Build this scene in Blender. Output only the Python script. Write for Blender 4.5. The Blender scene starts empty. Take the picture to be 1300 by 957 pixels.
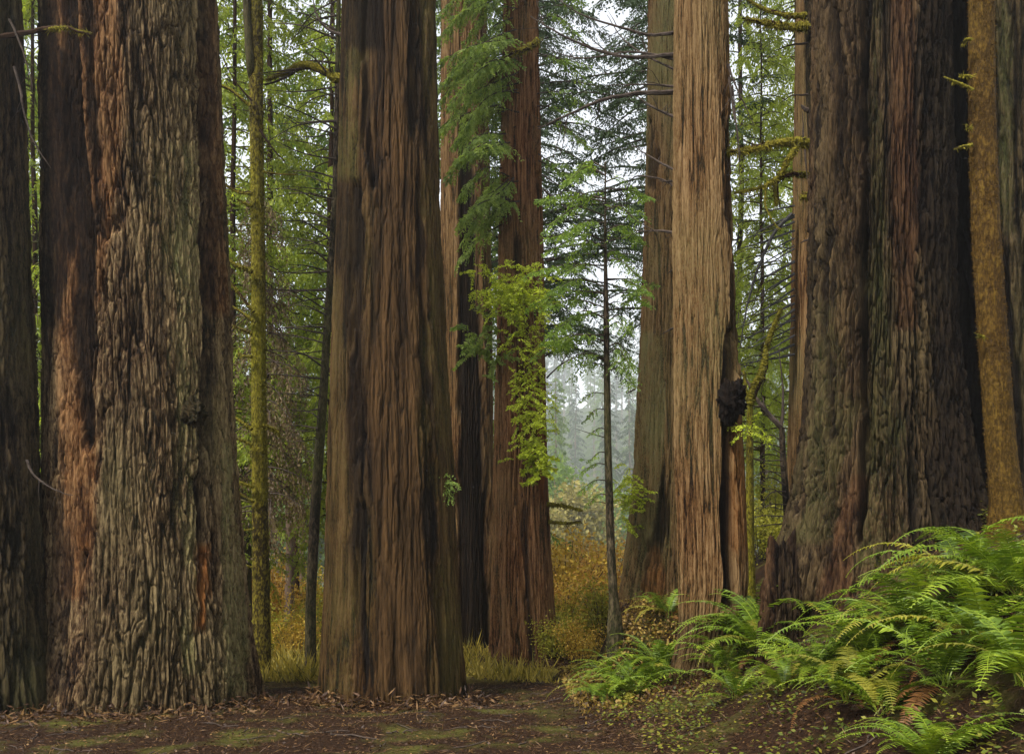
import bpy, math
import numpy as np
from mathutils import Vector

# ------------------------------------------------------------------ basics
W0, F, HZ, EYE = 650.0, 1264.0, 735.0, 1.6     # picture centre, focal length, horizon row, eye height
sc = bpy.context.scene
COL = sc.collection


def zof(py, Y): return EYE + (HZ - py) / F * Y
def xof(px, Y): return (px - W0) / F * Y
def pt(px, py, Y): return np.array([xof(px, Y), Y, zof(py, Y)])


def S(t):
    t = np.clip(t, 0, 1)
    return t * t * (3 - 2 * t)


def nrm(v):
    return v / np.maximum(np.linalg.norm(v, axis=-1, keepdims=True), 1e-9)


UP = np.array([0., 0., 1.])

_g = np.random.default_rng(7)
_perm = np.concatenate([_g.permutation(256)] * 3)
_grad = nrm(_g.normal(size=(256, 3)))


def perlin(x, y, z, seed=0):
    x = x + seed * 17.31; y = y + seed * 7.77; z = z + seed * 3.13
    xi = np.floor(x).astype(np.int64); yi = np.floor(y).astype(np.int64); zi = np.floor(z).astype(np.int64)
    fx, fy, fz = x - xi, y - yi, z - zi
    u = fx**3 * (fx * (fx * 6 - 15) + 10); v = fy**3 * (fy * (fy * 6 - 15) + 10); w = fz**3 * (fz * (fz * 6 - 15) + 10)
    xi &= 255; yi &= 255; zi &= 255

    def g(dx, dy, dz):
        h = _perm[_perm[_perm[(xi + dx)] + yi + dy] + zi + dz]
        gr = _grad[h & 255]
        return gr[..., 0] * (fx - dx) + gr[..., 1] * (fy - dy) + gr[..., 2] * (fz - dz)
    a = g(0, 0, 0) * (1 - u) + g(1, 0, 0) * u
    b = g(0, 1, 0) * (1 - u) + g(1, 1, 0) * u
    c = g(0, 0, 1) * (1 - u) + g(1, 0, 1) * u
    d = g(0, 1, 1) * (1 - u) + g(1, 1, 1) * u
    return 1.5 * ((a * (1 - v) + b * v) * (1 - w) + (c * (1 - v) + d * v) * w)


class Geo:
    def __init__(s):
        s.V = []; s.Q = []; s.M = []; s.R = []; s.n = 0

    def add(s, verts, quads, mat=0, rnd=None):
        quads = np.asarray(quads, dtype=np.int64)
        s.V.append(np.asarray(verts, dtype=np.float64).reshape(-1, 3))
        s.Q.append(quads + s.n)
        s.M.append(np.full(len(quads), mat, dtype=np.int32))
        s.R.append(np.full(len(quads), .5) if rnd is None else np.asarray(rnd))
        s.n += len(s.V[-1])

    def leaves(s, P, D, side, l, w, mat, rnd):
        n = len(P)
        if n == 0: return
        l = np.broadcast_to(np.asarray(l, float), (n,))[:, None]; w = np.broadcast_to(np.asarray(w, float), (n,))[:, None]
        m = P + D * l * .45
        V = np.stack([P, m + side * w, P + D * l, m - side * w], 1).reshape(-1, 3)
        s.add(V, np.arange(4 * n).reshape(n, 4), mat, rnd)

    def tube(s, pts, rad, n=6, mat=0, rnd=.5, rough=0., rng=None):
        pts = np.asarray(pts, float); k = len(pts)
        rad = np.broadcast_to(np.asarray(rad, float), (k,))
        t = nrm(np.gradient(pts, axis=0))
        ref = np.array([.31, .95, .05]) if abs(t[0, 2]) > .7 else UP
        u = nrm(np.cross(t, ref)); v = np.cross(t, u)
        a = np.arange(n) / n * 2 * np.pi
        r = rad[:, None] * np.ones((k, n))
        if rough and rng is not None: r = r * (1 + rough * rng.normal(size=(k, n)))
        V = pts[:, None] + r[..., None] * (np.cos(a)[None, :, None] * u[:, None] + np.sin(a)[None, :, None] * v[:, None])
        V = np.concatenate([V.reshape(-1, 3), pts[-1:], pts[:1]])
        i, j = np.meshgrid(np.arange(k - 1), np.arange(n), indexing='ij')
        q = np.stack([i * n + j, i * n + (j + 1) % n, (i + 1) * n + (j + 1) % n, (i + 1) * n + j], -1).reshape(-1, 4)
        j = np.arange(0, n, 2); e = k * n; b = (k - 1) * n
        cap = np.stack([b + j, b + (j + 1) % n, b + (j + 2) % n, np.full_like(j, e)], -1)
        s.add(V, np.concatenate([q, cap]), mat, np.full(len(q) + len(cap), rnd))

    def mesh(s, name, mats, smooth=False, attr=None):
        me = bpy.data.meshes.new(name)
        V = np.concatenate(s.V); Q = np.concatenate(s.Q); M = np.concatenate(s.M); R = np.concatenate(s.R)
        me.vertices.add(len(V)); me.vertices.foreach_set('co', V.astype(np.float32).ravel())
        me.loops.add(Q.size); me.loops.foreach_set('vertex_index', Q.astype(np.int32).ravel())
        me.polygons.add(len(Q)); me.polygons.foreach_set('loop_start', (np.arange(len(Q)) * 4).astype(np.int32))
        me.polygons.foreach_set('material_index', M)
        me.polygons.foreach_set('use_smooth', np.full(len(Q), smooth))
        for m in mats: me.materials.append(m)
        a = me.attributes.new('rnd', 'FLOAT', 'FACE'); a.data.foreach_set('value', R.astype(np.float32))
        if attr is not None:
            c = me.attributes.new('mask', 'FLOAT_COLOR', 'POINT'); c.data.foreach_set('color', attr.astype(np.float32).ravel())
        me.update(calc_edges=True)
        return me


def link(name, me, parent=None, loc=None):
    o = bpy.data.objects.new(name, me); COL.objects.link(o)
    if parent is not None: o.parent = parent
    if loc is not None: o.location = loc
    return o


def thing(name, label, cat, loc=(0, 0, 0), group=None):
    o = bpy.data.objects.new(name, None); COL.objects.link(o)
    o.empty_display_size = .3
    o.location = [float(c) for c in loc]; o['label'] = label; o['category'] = cat
    if group: o['group'] = group
    return o


def part(name, geo, mats, parent, smooth=False, attr=None, off=None):
    """geometry given in world space -> child of `parent` (an Empty with translation only)"""
    p = np.array(parent.location)
    geo.V = [v - p for v in geo.V]
    return link(name, geo.mesh(name, mats, smooth, attr), parent)


# ------------------------------------------------------------------ materials
def nt(name):
    m = bpy.data.materials.new(name); m.use_nodes = True
    t = m.node_tree; t.nodes.clear()
    o = t.nodes.new('ShaderNodeOutputMaterial')
    return m, t, o


def N(t, typ, **kw):
    n = t.nodes.new(typ)
    for k, v in kw.items(): setattr(n, k, v)
    return n


def L(t, a, b): t.links.new(a, b)


def mixc(t, fac, a, b, blend='MIX'):
    n = N(t, 'ShaderNodeMix', data_type='RGBA', blend_type=blend)
    for sock, v in ((n.inputs[0], fac), (n.inputs[6], a), (n.inputs[7], b)):
        if isinstance(v, (int, float)): sock.default_value = v
        elif isinstance(v, tuple): sock.default_value = (*v, 1) if len(v) == 3 else v
        else: L(t, v, sock)
    return n.outputs[2]


def ramp(t, fac, stops):
    n = N(t, 'ShaderNodeValToRGB'); e = n.color_ramp.elements
    while len(e) < len(stops): e.new(.5)
    for i, (p, c) in enumerate(stops):
        e[i].position = p; e[i].color = (*c, 1) if isinstance(c, tuple) else (c, c, c, 1)
    L(t, fac, n.inputs[0]); return n.outputs[0]


def noise(t, scale, detail=5, rough=.6, sx=(1, 1, 1), dist=0.):
    tc = N(t, 'ShaderNodeTexCoord'); mp = N(t, 'ShaderNodeMapping'); mp.inputs['Scale'].default_value = sx
    L(t, tc.outputs['Object'], mp.inputs['Vector'])
    n = N(t, 'ShaderNodeTexNoise'); n.inputs['Scale'].default_value = scale; n.inputs['Detail'].default_value = detail
    n.inputs['Roughness'].default_value = rough; n.inputs['Distortion'].default_value = dist
    L(t, mp.outputs[0], n.inputs['Vector']); return n.outputs['Fac']


def math_(t, op, a, b=None, clamp=False):
    n = N(t, 'ShaderNodeMath', operation=op, use_clamp=clamp)
    for s_, v in ((n.inputs[0], a), (n.inputs[1], b)):
        if v is None: continue
        if isinstance(v, (int, float)): s_.default_value = v
        else: L(t, v, s_)
    return n.outputs[0]


def bark(name, furrow, mid, light, lichen=(.19, .2, .11), wood=(.16, .075, .03), fs=14., st=.07, bump=.5, gloss=.07):
    """weathered bark: 'mask' holds R ridge height, G charcoal, B lichen, A bare reddish wood"""
    m, t, o = nt(name)
    at = N(t, 'ShaderNodeAttribute', attribute_name='mask')
    sp = N(t, 'ShaderNodeSeparateColor'); L(t, at.outputs['Color'], sp.inputs[0])
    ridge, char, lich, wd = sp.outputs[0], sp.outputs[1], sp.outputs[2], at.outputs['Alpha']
    fine = noise(t, fs, 7, .68, (1, 1, st))
    speck = noise(t, fs * 2.6, 4, .7, (1, 1, .35))
    broad = noise(t, 1.7, 3, .5, (1, 1, .35))
    streak = noise(t, 5.5, 4, .6, (1, 1, st * 1.6))
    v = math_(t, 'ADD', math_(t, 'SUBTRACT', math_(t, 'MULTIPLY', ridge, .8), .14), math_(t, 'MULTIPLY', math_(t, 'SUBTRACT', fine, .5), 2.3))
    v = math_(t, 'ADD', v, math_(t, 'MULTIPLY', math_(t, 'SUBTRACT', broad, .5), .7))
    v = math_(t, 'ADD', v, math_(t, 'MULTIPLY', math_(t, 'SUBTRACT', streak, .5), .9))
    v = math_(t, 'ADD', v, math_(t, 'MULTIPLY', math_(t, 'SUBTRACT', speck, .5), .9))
    c = ramp(t, v, [(.06, furrow), (.4, mid), (.88, light)])  # furrows: dark inner bark, blackened further to paint in the shade of the cracks
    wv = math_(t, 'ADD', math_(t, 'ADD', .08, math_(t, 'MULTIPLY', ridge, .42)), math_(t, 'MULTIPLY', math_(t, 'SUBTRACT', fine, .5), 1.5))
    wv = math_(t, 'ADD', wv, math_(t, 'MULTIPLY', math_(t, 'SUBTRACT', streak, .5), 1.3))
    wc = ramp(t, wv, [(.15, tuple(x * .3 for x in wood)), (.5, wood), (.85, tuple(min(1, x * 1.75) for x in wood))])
    c = mixc(t, wd, c, wc)
    lm = math_(t, 'MULTIPLY', lich, ramp(t, math_(t, 'ADD', math_(t, 'MULTIPLY', speck, .7), math_(t, 'MULTIPLY', broad, .4)), [(.44, 0.), (.62, 1.)]))
    lc = mixc(t, speck, tuple(x * .6 for x in lichen), tuple(x * 1.35 for x in lichen))
    c = mixc(t, lm, c, lc)
    cm = math_(t, 'MULTIPLY', char, ramp(t, fine, [(.28, 1.), (.8, .84)]), True)
    cc = mixc(t, speck, (.002, .002, .002), (.011, .009, .008))
    c = mixc(t, cm, c, cc)
    b = N(t, 'ShaderNodeBsdfPrincipled'); L(t, c, b.inputs['Base Color'])
    b.inputs['Roughness'].default_value = .8
    L(t, math_(t, 'MULTIPLY', math_(t, 'SUBTRACT', 1.05, cm, True), gloss), b.inputs['Specular IOR Level'])
    bp = N(t, 'ShaderNodeBump'); bp.inputs['Strength'].default_value = bump; bp.inputs['Distance'].default_value = .035
    L(t, math_(t, 'ADD', fine, math_(t, 'MULTIPLY', speck, .35)), bp.inputs['Height']); L(t, bp.outputs[0], b.inputs['Normal'])
    L(t, b.outputs[0], o.inputs[0]); return m


def twocol(name, a, b, scale=20, sx=(1, 1, 1), rough=.85, bump=.4, spec=.06, dist=.01):
    m, t, o = nt(name)
    n1 = noise(t, scale, 6, .65, sx); n2 = noise(t, scale * .21, 3, .5, sx)
    v = math_(t, 'ADD', math_(t, 'MULTIPLY', n1, .6), math_(t, 'MULTIPLY', n2, .4))
    c = ramp(t, v, [(.36, a), (.64, b)])
    p = N(t, 'ShaderNodeBsdfPrincipled'); L(t, c, p.inputs['Base Color']); p.inputs['Roughness'].default_value = rough
    p.inputs['Specular IOR Level'].default_value = spec
    bp = N(t, 'ShaderNodeBump'); bp.inputs['Strength'].default_value = bump; bp.inputs['Distance'].default_value = dist
    L(t, n1, bp.inputs['Height']); L(t, bp.outputs[0], p.inputs['Normal'])
    L(t, p.outputs[0], o.inputs[0]); return m


def leafmat(name, dark, mid, light, trans=.35, clump=.8, spec=.2, rough=.55):
    m, t, o = nt(name)
    at = N(t, 'ShaderNodeAttribute', attribute_name='rnd')
    n1 = noise(t, clump, 2, .5)
    v = math_(t, 'ADD', math_(t, 'MULTIPLY', at.outputs['Fac'], .62), math_(t, 'MULTIPLY', n1, .42))
    c = ramp(t, v, [(.2, dark), (.5, mid), (.85, light)])
    p = N(t, 'ShaderNodeBsdfPrincipled'); L(t, c, p.inputs['Base Color']); p.inputs['Roughness'].default_value = rough
    p.inputs['Specular IOR Level'].default_value = spec
    tr = N(t, 'ShaderNodeBsdfTranslucent'); L(t, mixc(t, 1., c, (1., 1., .55), 'MULTIPLY'), tr.inputs['Color'])
    mx = N(t, 'ShaderNodeMixShader'); mx.inputs[0].default_value = trans
    L(t, p.outputs[0], mx.inputs[1]); L(t, tr.outputs[0], mx.inputs[2]); L(t, mx.outputs[0], o.inputs[0])
    return m


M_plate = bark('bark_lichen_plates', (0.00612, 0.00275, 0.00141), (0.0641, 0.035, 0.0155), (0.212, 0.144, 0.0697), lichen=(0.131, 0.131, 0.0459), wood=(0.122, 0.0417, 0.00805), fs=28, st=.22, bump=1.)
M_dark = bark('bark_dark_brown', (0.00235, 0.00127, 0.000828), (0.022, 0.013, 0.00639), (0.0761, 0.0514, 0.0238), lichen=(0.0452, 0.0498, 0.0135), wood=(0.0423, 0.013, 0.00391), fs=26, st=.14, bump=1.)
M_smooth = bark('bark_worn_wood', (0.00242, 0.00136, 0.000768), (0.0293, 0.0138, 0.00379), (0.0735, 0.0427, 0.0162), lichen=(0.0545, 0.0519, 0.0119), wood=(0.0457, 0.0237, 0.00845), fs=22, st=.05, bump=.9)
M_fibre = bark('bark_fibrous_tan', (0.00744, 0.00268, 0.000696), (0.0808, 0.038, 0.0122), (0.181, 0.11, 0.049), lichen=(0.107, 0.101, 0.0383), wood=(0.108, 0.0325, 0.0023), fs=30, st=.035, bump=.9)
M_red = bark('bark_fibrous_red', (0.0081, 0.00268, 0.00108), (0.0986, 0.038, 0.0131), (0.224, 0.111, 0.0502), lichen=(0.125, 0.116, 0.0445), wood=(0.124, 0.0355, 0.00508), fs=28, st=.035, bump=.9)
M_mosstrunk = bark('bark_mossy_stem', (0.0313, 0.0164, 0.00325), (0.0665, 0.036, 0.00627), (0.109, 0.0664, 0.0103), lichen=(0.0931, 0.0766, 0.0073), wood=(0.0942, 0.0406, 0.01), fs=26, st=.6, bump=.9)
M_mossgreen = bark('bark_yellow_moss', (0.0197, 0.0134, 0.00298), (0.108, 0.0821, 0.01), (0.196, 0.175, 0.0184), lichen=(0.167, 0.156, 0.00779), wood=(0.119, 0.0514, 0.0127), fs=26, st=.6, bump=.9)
M_thin = bark('bark_thin_stem', (0.00673, 0.00473, 0.00312), (0.0437, 0.0303, 0.0183), (0.0873, 0.0639, 0.0372), lichen=(0.0683, 0.075, 0.0148), wood=(0.0633, 0.0299, 0.0132), fs=26, st=.3, bump=.6)
M_far = twocol('bark_far_trunk', (.09, .06, .042), (.2, .14, .1), 9, (1, 1, .1))
M_twig = twocol('dead_twig', (.018, .014, .012), (.07, .052, .04), 30, (1, 1, 1))
M_mosstwig = twocol('mossy_twig', (.035, .034, .012), (.1, .09, .03), 30)
M_greytwig = twocol('grey_dead_branch', (.012, .012, .013), (.05, .047, .044), 30)
M_moss = twocol('branch_moss', (.035, .03, .004), (.2, .17, .02), 45, (1, 1, 1), .95, .9)
M_brownmoss = twocol('brown_moss', (.025, .013, .003), (.095, .052, .009), 45, (1, 1, 1), .95, .9)
M_conifer = leafmat('conifer_needles', (.05, .09, .014), (.13, .21, .034), (.26, .35, .065), .6)
M_yellowcon = leafmat('yellowish_conifer_needles', (.09, .12, .012), (.22, .28, .03), (.4, .44, .06), .6)
M_redwoodleaf = leafmat('redwood_sprays', (.06, .11, .025), (.2, .28, .06), (.38, .46, .13), .6)
M_darkcon = leafmat('dark_needles', (.016, .03, .01), (.04, .07, .025), (.08, .12, .045), .3)
M_hangdead = leafmat('brown_hanging_needles', (.04, .024, .01), (.1, .066, .03), (.17, .125, .05), .3)
M_sprout = leafmat('yellow_green_sprouts', (.16, .22, .012), (.36, .43, .025), (.54, .58, .07), .5)
M_fern = leafmat('fern_green', (.022, .046, .004), (.1, .16, .01), (.3, .37, .03), .38, clump=2.2, spec=.3, rough=.45)
M_fernyel = leafmat('fern_yellowing', (.06, .065, .006), (.155, .155, .014), (.27, .24, .028), .35, clump=2.2, spec=.3)
M_fernbrown = leafmat('fern_dead_brown', (.03, .013, .004), (.1, .042, .012), (.19, .09, .025), .25, clump=2.2)
M_shrub = leafmat('autumn_shrub_leaves', (.2, .11, .014), (.44, .28, .04), (.6, .44, .08), .45, clump=1.2)
M_shrub_or = leafmat('orange_shrub_leaves', (.17, .08, .014), (.38, .2, .035), (.52, .31, .06), .45, clump=1.2)
M_shrub_gr = leafmat('yellow_green_shrub_leaves', (.12, .13, .015), (.29, .28, .03), (.46, .42, .06), .45, clump=1.2)
M_broad = leafmat('pale_broadleaf', (.1, .09, .02), (.24, .2, .05), (.38, .33, .1), .4, clump=.6)
M_grass = leafmat('meadow_grass_blades', (.09, .08, .014), (.26, .2, .03), (.44, .33, .06), .4, clump=1.4)
M_herb = leafmat('herb_leaves', (.03, .045, .006), (.09, .11, .012), (.2, .18, .02), .3, clump=1.6)
M_bank = leafmat('brown_gold_bank_leaves', (.04, .022, .006), (.13, .075, .018), (.28, .19, .035), .3, clump=1.6)
M_litter = leafmat('fallen_leaves', (.02, .01, .005), (.06, .028, .012), (.16, .09, .03), .1, clump=1.5)


def ground_mat():
    m, t, o = nt('forest_floor')
    tc = N(t, 'ShaderNodeTexCoord')
    sx = N(t, 'ShaderNodeSeparateXYZ'); L(t, tc.outputs['Object'], sx.inputs[0])
    n1 = noise(t, 22, 8, .7); n2 = noise(t, 1.3, 4, .55); n3 = noise(t, 70, 3, .6)
    duff = ramp(t, math_(t, 'ADD', math_(t, 'MULTIPLY', n1, .7), math_(t, 'MULTIPLY', n3, .3)), [(.32, (.005, .003, .002)), (.52, (.021, .011, .006)), (.72, (.07, .036, .017))])
    moss = ramp(t, n1, [(.3, (.03, .032, .006)), (.7, (.1, .1, .02))])
    c = mixc(t, ramp(t, n2, [(.5, 0.), (.68, .75)]), duff, moss)
    mead = ramp(t, math_(t, 'ADD', math_(t, 'MULTIPLY', n1, .5), math_(t, 'MULTIPLY', n2, .5)), [(.3, (.1, .09, .015)), (.7, (.26, .2, .04))])
    yy = math_(t, 'ADD', sx.outputs[1], math_(t, 'MULTIPLY', n2, 5.))
    ym = N(t, 'ShaderNodeMapRange'); ym.inputs[1].default_value = 17.; ym.inputs[2].default_value = 21.; L(t, yy, ym.inputs[0])
    xm = N(t, 'ShaderNodeMapRange'); xm.inputs[1].default_value = .95; xm.inputs[2].default_value = .5
    L(t, math_(t, 'SUBTRACT', sx.outputs[0], math_(t, 'MULTIPLY', math_(t, 'SUBTRACT', sx.outputs[1], 17.), .6)), xm.inputs[0])
    c = mixc(t, math_(t, 'MULTIPLY', ym.outputs[0], xm.outputs[0]), c, mead)
    fm = N(t, 'ShaderNodeMapRange'); fm.inputs[1].default_value = 52.; fm.inputs[2].default_value = 75.; L(t, yy, fm.inputs[0])
    c = mixc(t, fm.outputs[0], c, ramp(t, n2, [(.35, (.025, .035, .012)), (.65, (.06, .075, .025))]))
    p = N(t, 'ShaderNodeBsdfPrincipled'); L(t, c, p.inputs['Base Color']); p.inputs['Roughness'].default_value = .95
    p.inputs['Specular IOR Level'].default_value = .05
    bp = N(t, 'ShaderNodeBump'); bp.inputs['Strength'].default_value = .9; bp.inputs['Distance'].default_value = .04
    L(t, n1, bp.inputs['Height']); L(t, bp.outputs[0], p.inputs['Normal'])
    L(t, p.outputs[0], o.inputs[0]); return m


# ------------------------------------------------------------------ ground
def H(x, y):
    x = np.asarray(x, float); y = np.asarray(y, float)
    near = np.interp(x, [.8, 1.5, 2.1, 2.5, 3., 3.6, 4.4, 6, 9, 14], [0, .1, .22, .45, .75, 1.2, 1.72, 2.4, 2.75, 2.9])
    near = near * np.interp(y, [-4, 1, 5, 8.5, 22, 40], [.1, .3, .72, 1, 1, 0])
    edge = .082 * y - .06 + .2 * perlin(x * 0 + 3, y * 1.1, 0 * x, 31)
    back = 1.18 * S((x - edge) / .75) * S((y - 12.8) / 1.9) * (1 - S((y - 21) / 6)) * (1 - S((x - 12) / 6))
    h = np.maximum(near, back)
    roll = .35 * S((y - 24) / 20)
    h = h + 150 * S((y - 280) / 620)
    return h + .05 * perlin(x * .5, y * .5, 0 * x, 3) + .035 * perlin(x * 1.7, y * 1.7, 0 * x, 4) * (1 + h) + .012 * perlin(x * 6, y * 6, 0 * x, 5) * (1 + h) + roll * .3 * perlin(x * .08, y * .08, 0 * x, 9)


def h1(x, y): return float(H(np.array([x]), np.array([y]))[0])


def make_ground():
    def axis(lo, a, b, hi, step, nout):
        core = np.arange(a, b, step)
        left = a - np.geomspace(step, a - lo, nout)[::-1]; right = b + np.geomspace(step, hi - b, nout) - step
        return np.concatenate([left, core, right])
    xs = axis(-900, -7, 9, 900, .05, 38); ys = axis(-120, 4.5, 19, 1500, .05, 46)
    X, Y = np.meshgrid(xs, ys, indexing='ij'); Z = H(X, Y)
    nx, ny = X.shape
    i, j = np.meshgrid(np.arange(nx - 1), np.arange(ny - 1), indexing='ij')
    q = np.stack([i * ny + j, (i + 1) * ny + j, (i + 1) * ny + j + 1, i * ny + j + 1], -1).reshape(-1, 4)
    g = Geo(); g.add(np.stack([X, Y, Z], -1), q)
    o = link('ground', g.mesh('ground', [ground_mat()], True)); o['kind'] = 'structure'


make_ground()

# ------------------------------------------------------------------ trunks
STY = {  # furrow frequency, vertical stretch, furrow width, depth, second octave share, cross breaks, fibre depth
    'plate': dict(f=6.2, st=.085, w=.17, amp=.1, b=.5, brk=.4, fib=.02),
    'dark': dict(f=6.0, st=.07, w=.18, amp=.105, b=.45, brk=.3, fib=.02),
    'fibre': dict(f=9.0, st=.04, w=.19, amp=.05, b=.48, brk=.12, fib=.01),
    'smooth': dict(f=4.6, st=.05, w=.18, amp=.06, b=.5, brk=.15, fib=.013),
    'moss': dict(f=16, st=.5, w=.5, amp=.008, b=.6, brk=.2, fib=.006),
}


def trunk_geo(prof, Y, style, seed, seg, dz, zbot, ztop, flute=.06, flare=0., feats=(), lich=.5, wood=0., char=0., lean=0., twist=0., ampk=1., jagtop=0.):
    st = STY[style]
    prof = sorted(prof, key=lambda r: -r[0])
    py = np.array([r[0] for r in prof], float)
    zc = zof(py, Y); cxs = np.array([xof((r[1] + r[2]) / 2, Y) for r in prof]); rs = np.array([(r[2] - r[1]) / 2 / F * Y for r in prof])
    zvis = zof(-10, Y)
    zs = np.arange(zbot, min(ztop, zvis), dz)
    if ztop > zvis: zs = np.concatenate([zs, np.arange(zvis, ztop, dz * 4)])
    k = len(zs)
    cx = np.interp(zs, zc, cxs); R = np.interp(zs, zc, rs)
    top = zs > zc[-1]
    if len(zc) > 1:
        sl = (cxs[-1] - cxs[-2]) / (zc[-1] - zc[-2]); cx = np.where(top, cxs[-1] + sl * .6 * (zs - zc[-1]), cx)
    R = np.where(top, rs[-1] * np.clip(1 - .035 * (zs - zc[-1]), .12, 1), R)
    ker = np.hanning(max(5, int(.7 / dz) | 1)); ker /= ker.sum(); pad = len(ker) // 2
    sm = lambda a: np.convolve(np.pad(a, pad, mode='edge'), ker, 'valid')
    if k > len(ker) + 2: cx = sm(cx); R = sm(R)
    nf = int(seg * .8) // 2 * 2; a = np.concatenate([np.linspace(-2.1, 2.1, nf, endpoint=False), np.linspace(2.1, 2 * np.pi - 2.1, seg - nf, endpoint=False)])
    A, Z = np.meshgrid(a, zs)
    Rz = R[:, None]; CX = cx[:, None]
    Rm = rs.mean()
    ca, sa = np.cos(A + twist * Z), np.sin(A + twist * Z)
    # broad fluting / buttresses, stronger near the foot
    foot = np.exp(-np.clip(Z - zs[0], 0, 99) / 1.1)
    kf = 1.7
    fl = perlin(ca * kf, sa * kf, Z * .13, seed) + .5 * perlin(ca * kf * 2.3, sa * kf * 2.3, Z * .2, seed + 1)
    disp = Rz * fl * (flute + flare * foot)
    # projected picture position of the undisplaced surface
    Pxw = CX + Rz * np.sin(A); Pyw = Y - Rz * np.cos(A) * .98
    PX = W0 + F * Pxw / Pyw; PY = HZ - F * (Z - EYE) / Pyw
    front = np.cos(A) > -.15
    # bark furrows (interlaced vertical network)
    X3, Y3 = ca * Rm, sa * Rm
    wz = perlin(X3 * 2.1, Y3 * 2.1, Z * .9, seed + 2) * .4 + perlin(X3 * 9, Y3 * 9, Z * 3.2, seed + 14) * .16 + perlin(X3 * 24, Y3 * 24, Z * 9, seed + 15) * .07
    f = st['f']
    n1 = perlin(X3 * f + wz, Y3 * f, Z * f * st['st'], seed + 3)
    n2 = perlin(X3 * f * 2.1, Y3 * f * 2.1 + wz, Z * f * 2.1 * st['st'] * 1.3, seed + 4)
    n3 = perlin(X3 * f * 1.1 + wz, Y3 * f * 1.1, Z * f * .4 + 2 * wz, seed + 5)
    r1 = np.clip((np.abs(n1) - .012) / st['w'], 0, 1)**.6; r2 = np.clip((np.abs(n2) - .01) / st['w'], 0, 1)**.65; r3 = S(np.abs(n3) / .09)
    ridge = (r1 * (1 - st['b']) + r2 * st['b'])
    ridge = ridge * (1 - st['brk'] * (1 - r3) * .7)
    big = perlin(X3 * 1.5, Y3 * 1.5, Z * .35, seed + 6)
    deep = .6 + .8 * S(.5 + big)
    fib = perlin(X3 * 22, Y3 * 22, Z * 1.8, seed + 7)
    n4 = perlin(X3 * f * 4.2 + wz * 3, Y3 * f * 4.2, Z * f * 4.2 * max(st['st'] * 1.6, .09), seed + 13)
    rough4 = np.clip(np.abs(n4) / .3, 0, 1)**.7
    fib2 = np.abs(perlin(X3 * 48 + wz * 6, Y3 * 48, Z * 4.5, seed + 17)) + .5 * np.abs(perlin(X3 * 30, Y3 * 30, Z * 7 + wz * 4, seed + 18))
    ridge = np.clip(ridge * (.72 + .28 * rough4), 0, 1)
    disp = disp + ampk * (st['amp'] * deep * (ridge - .75) + st['fib'] * (.7 * fib + 1.1 * (fib2 - .3))) * np.clip(Rz / .3, .3, 1.)
    G = char * S((perlin(X3 * 1.3, Y3 * 1.3, Z * .22, seed + 8) - .05) / .3)
    G = np.maximum(G, char * 1.3 * S((perlin(X3 * 4.5, Y3 * 4.5, Z * .8, seed + 16) - .2) / .16))
    B = np.clip(lich * (.55 + 1.1 * perlin(X3 * 1.2, Y3 * 1.2, Z * .5, seed + 9)), 0, 1)
    Aw = np.clip(wood * (.6 + 1.2 * perlin(X3 * 1.6, Y3 * 1.6, Z * .16, seed + 10)), 0, 1)
    jag = perlin(X3 * 5, Y3 * 5, Z * 1.1, seed + 11) * 8 + perlin(X3 * 14, Y3 * 14, Z * 2.0, seed + 12) * 4
    for ft in feats:
        p = sorted(ft['pts']); q = np.array([r[0] for r in p], float)
        xl = np.interp(PY, q, [r[1] for r in p]); xr = np.interp(PY, q, [r[2] for r in p])
        soft = ft.get('soft', 4.)
        jg = jag * ft.get('jag', 1.)
        mk = S((PX + jg - xl) / soft + .5) * S((xr - PX + jg) / soft + .5) * S((PY - q[0]) / 16 + .5) * S((q[-1] - PY) / 16 + .5) * front
        d = ft.get('depth', 0.)
        if d: disp = disp - d * mk
        v = ft.get('amt', 1.)
        if ft['ch'] == 'char': G = np.maximum(G, mk * v)
        elif ft['ch'] == 'lichen': B = np.maximum(B, mk * v); G = G * (1 - mk * .7)
        elif ft['ch'] == 'bare': B = B * (1 - mk); G = G * (1 - mk * .8)
        elif ft['ch'] == 'wood': Aw = np.maximum(Aw, mk * v); G = G * (1 - mk * .8); B = B * (1 - mk * .8); disp = disp - ampk * st['amp'] * (ridge - .75) * mk * .35
    rr = np.maximum(Rz + disp, .012)
    if jagtop: Z = Z + jagtop * (perlin(ca * 3, sa * 3, 0 * Z, seed + 20) + .6 * perlin(ca * 9, sa * 9, 0 * Z, seed + 21)) * S((Z - zs[-1] + .5) / .5)
    V = np.stack([CX + rr * np.sin(A), Y + lean * (Z - zs[0]) - rr * np.cos(A), Z], -1)
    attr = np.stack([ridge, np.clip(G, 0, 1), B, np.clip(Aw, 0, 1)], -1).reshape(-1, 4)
    i, j = np.meshgrid(np.arange(k - 1), np.arange(seg), indexing='ij')
    q = np.stack([i * seg + j, i * seg + (j + 1) % seg, (i + 1) * seg + (j + 1) % seg, (i + 1) * seg + j], -1).reshape(-1, 4)
    g = Geo()
    topc = np.array([[cx[-1], Y + lean * (zs[-1] - zs[0]), zs[-1]]])
    V = np.concatenate([V.reshape(-1, 3), topc]); attr = np.concatenate([attr, attr[-1:]])
    jj = np.arange(0, seg, 2); b = (k - 1) * seg
    cap = np.stack([b + jj, b + (jj + 1) % seg, b + (jj + 2) % seg, np.full_like(jj, k * seg)], -1)
    g.add(V, np.concatenate([q, cap]))
    base = (cx[0], Y, max(zs[0] + .1, 0))
    return g, attr, base


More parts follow.
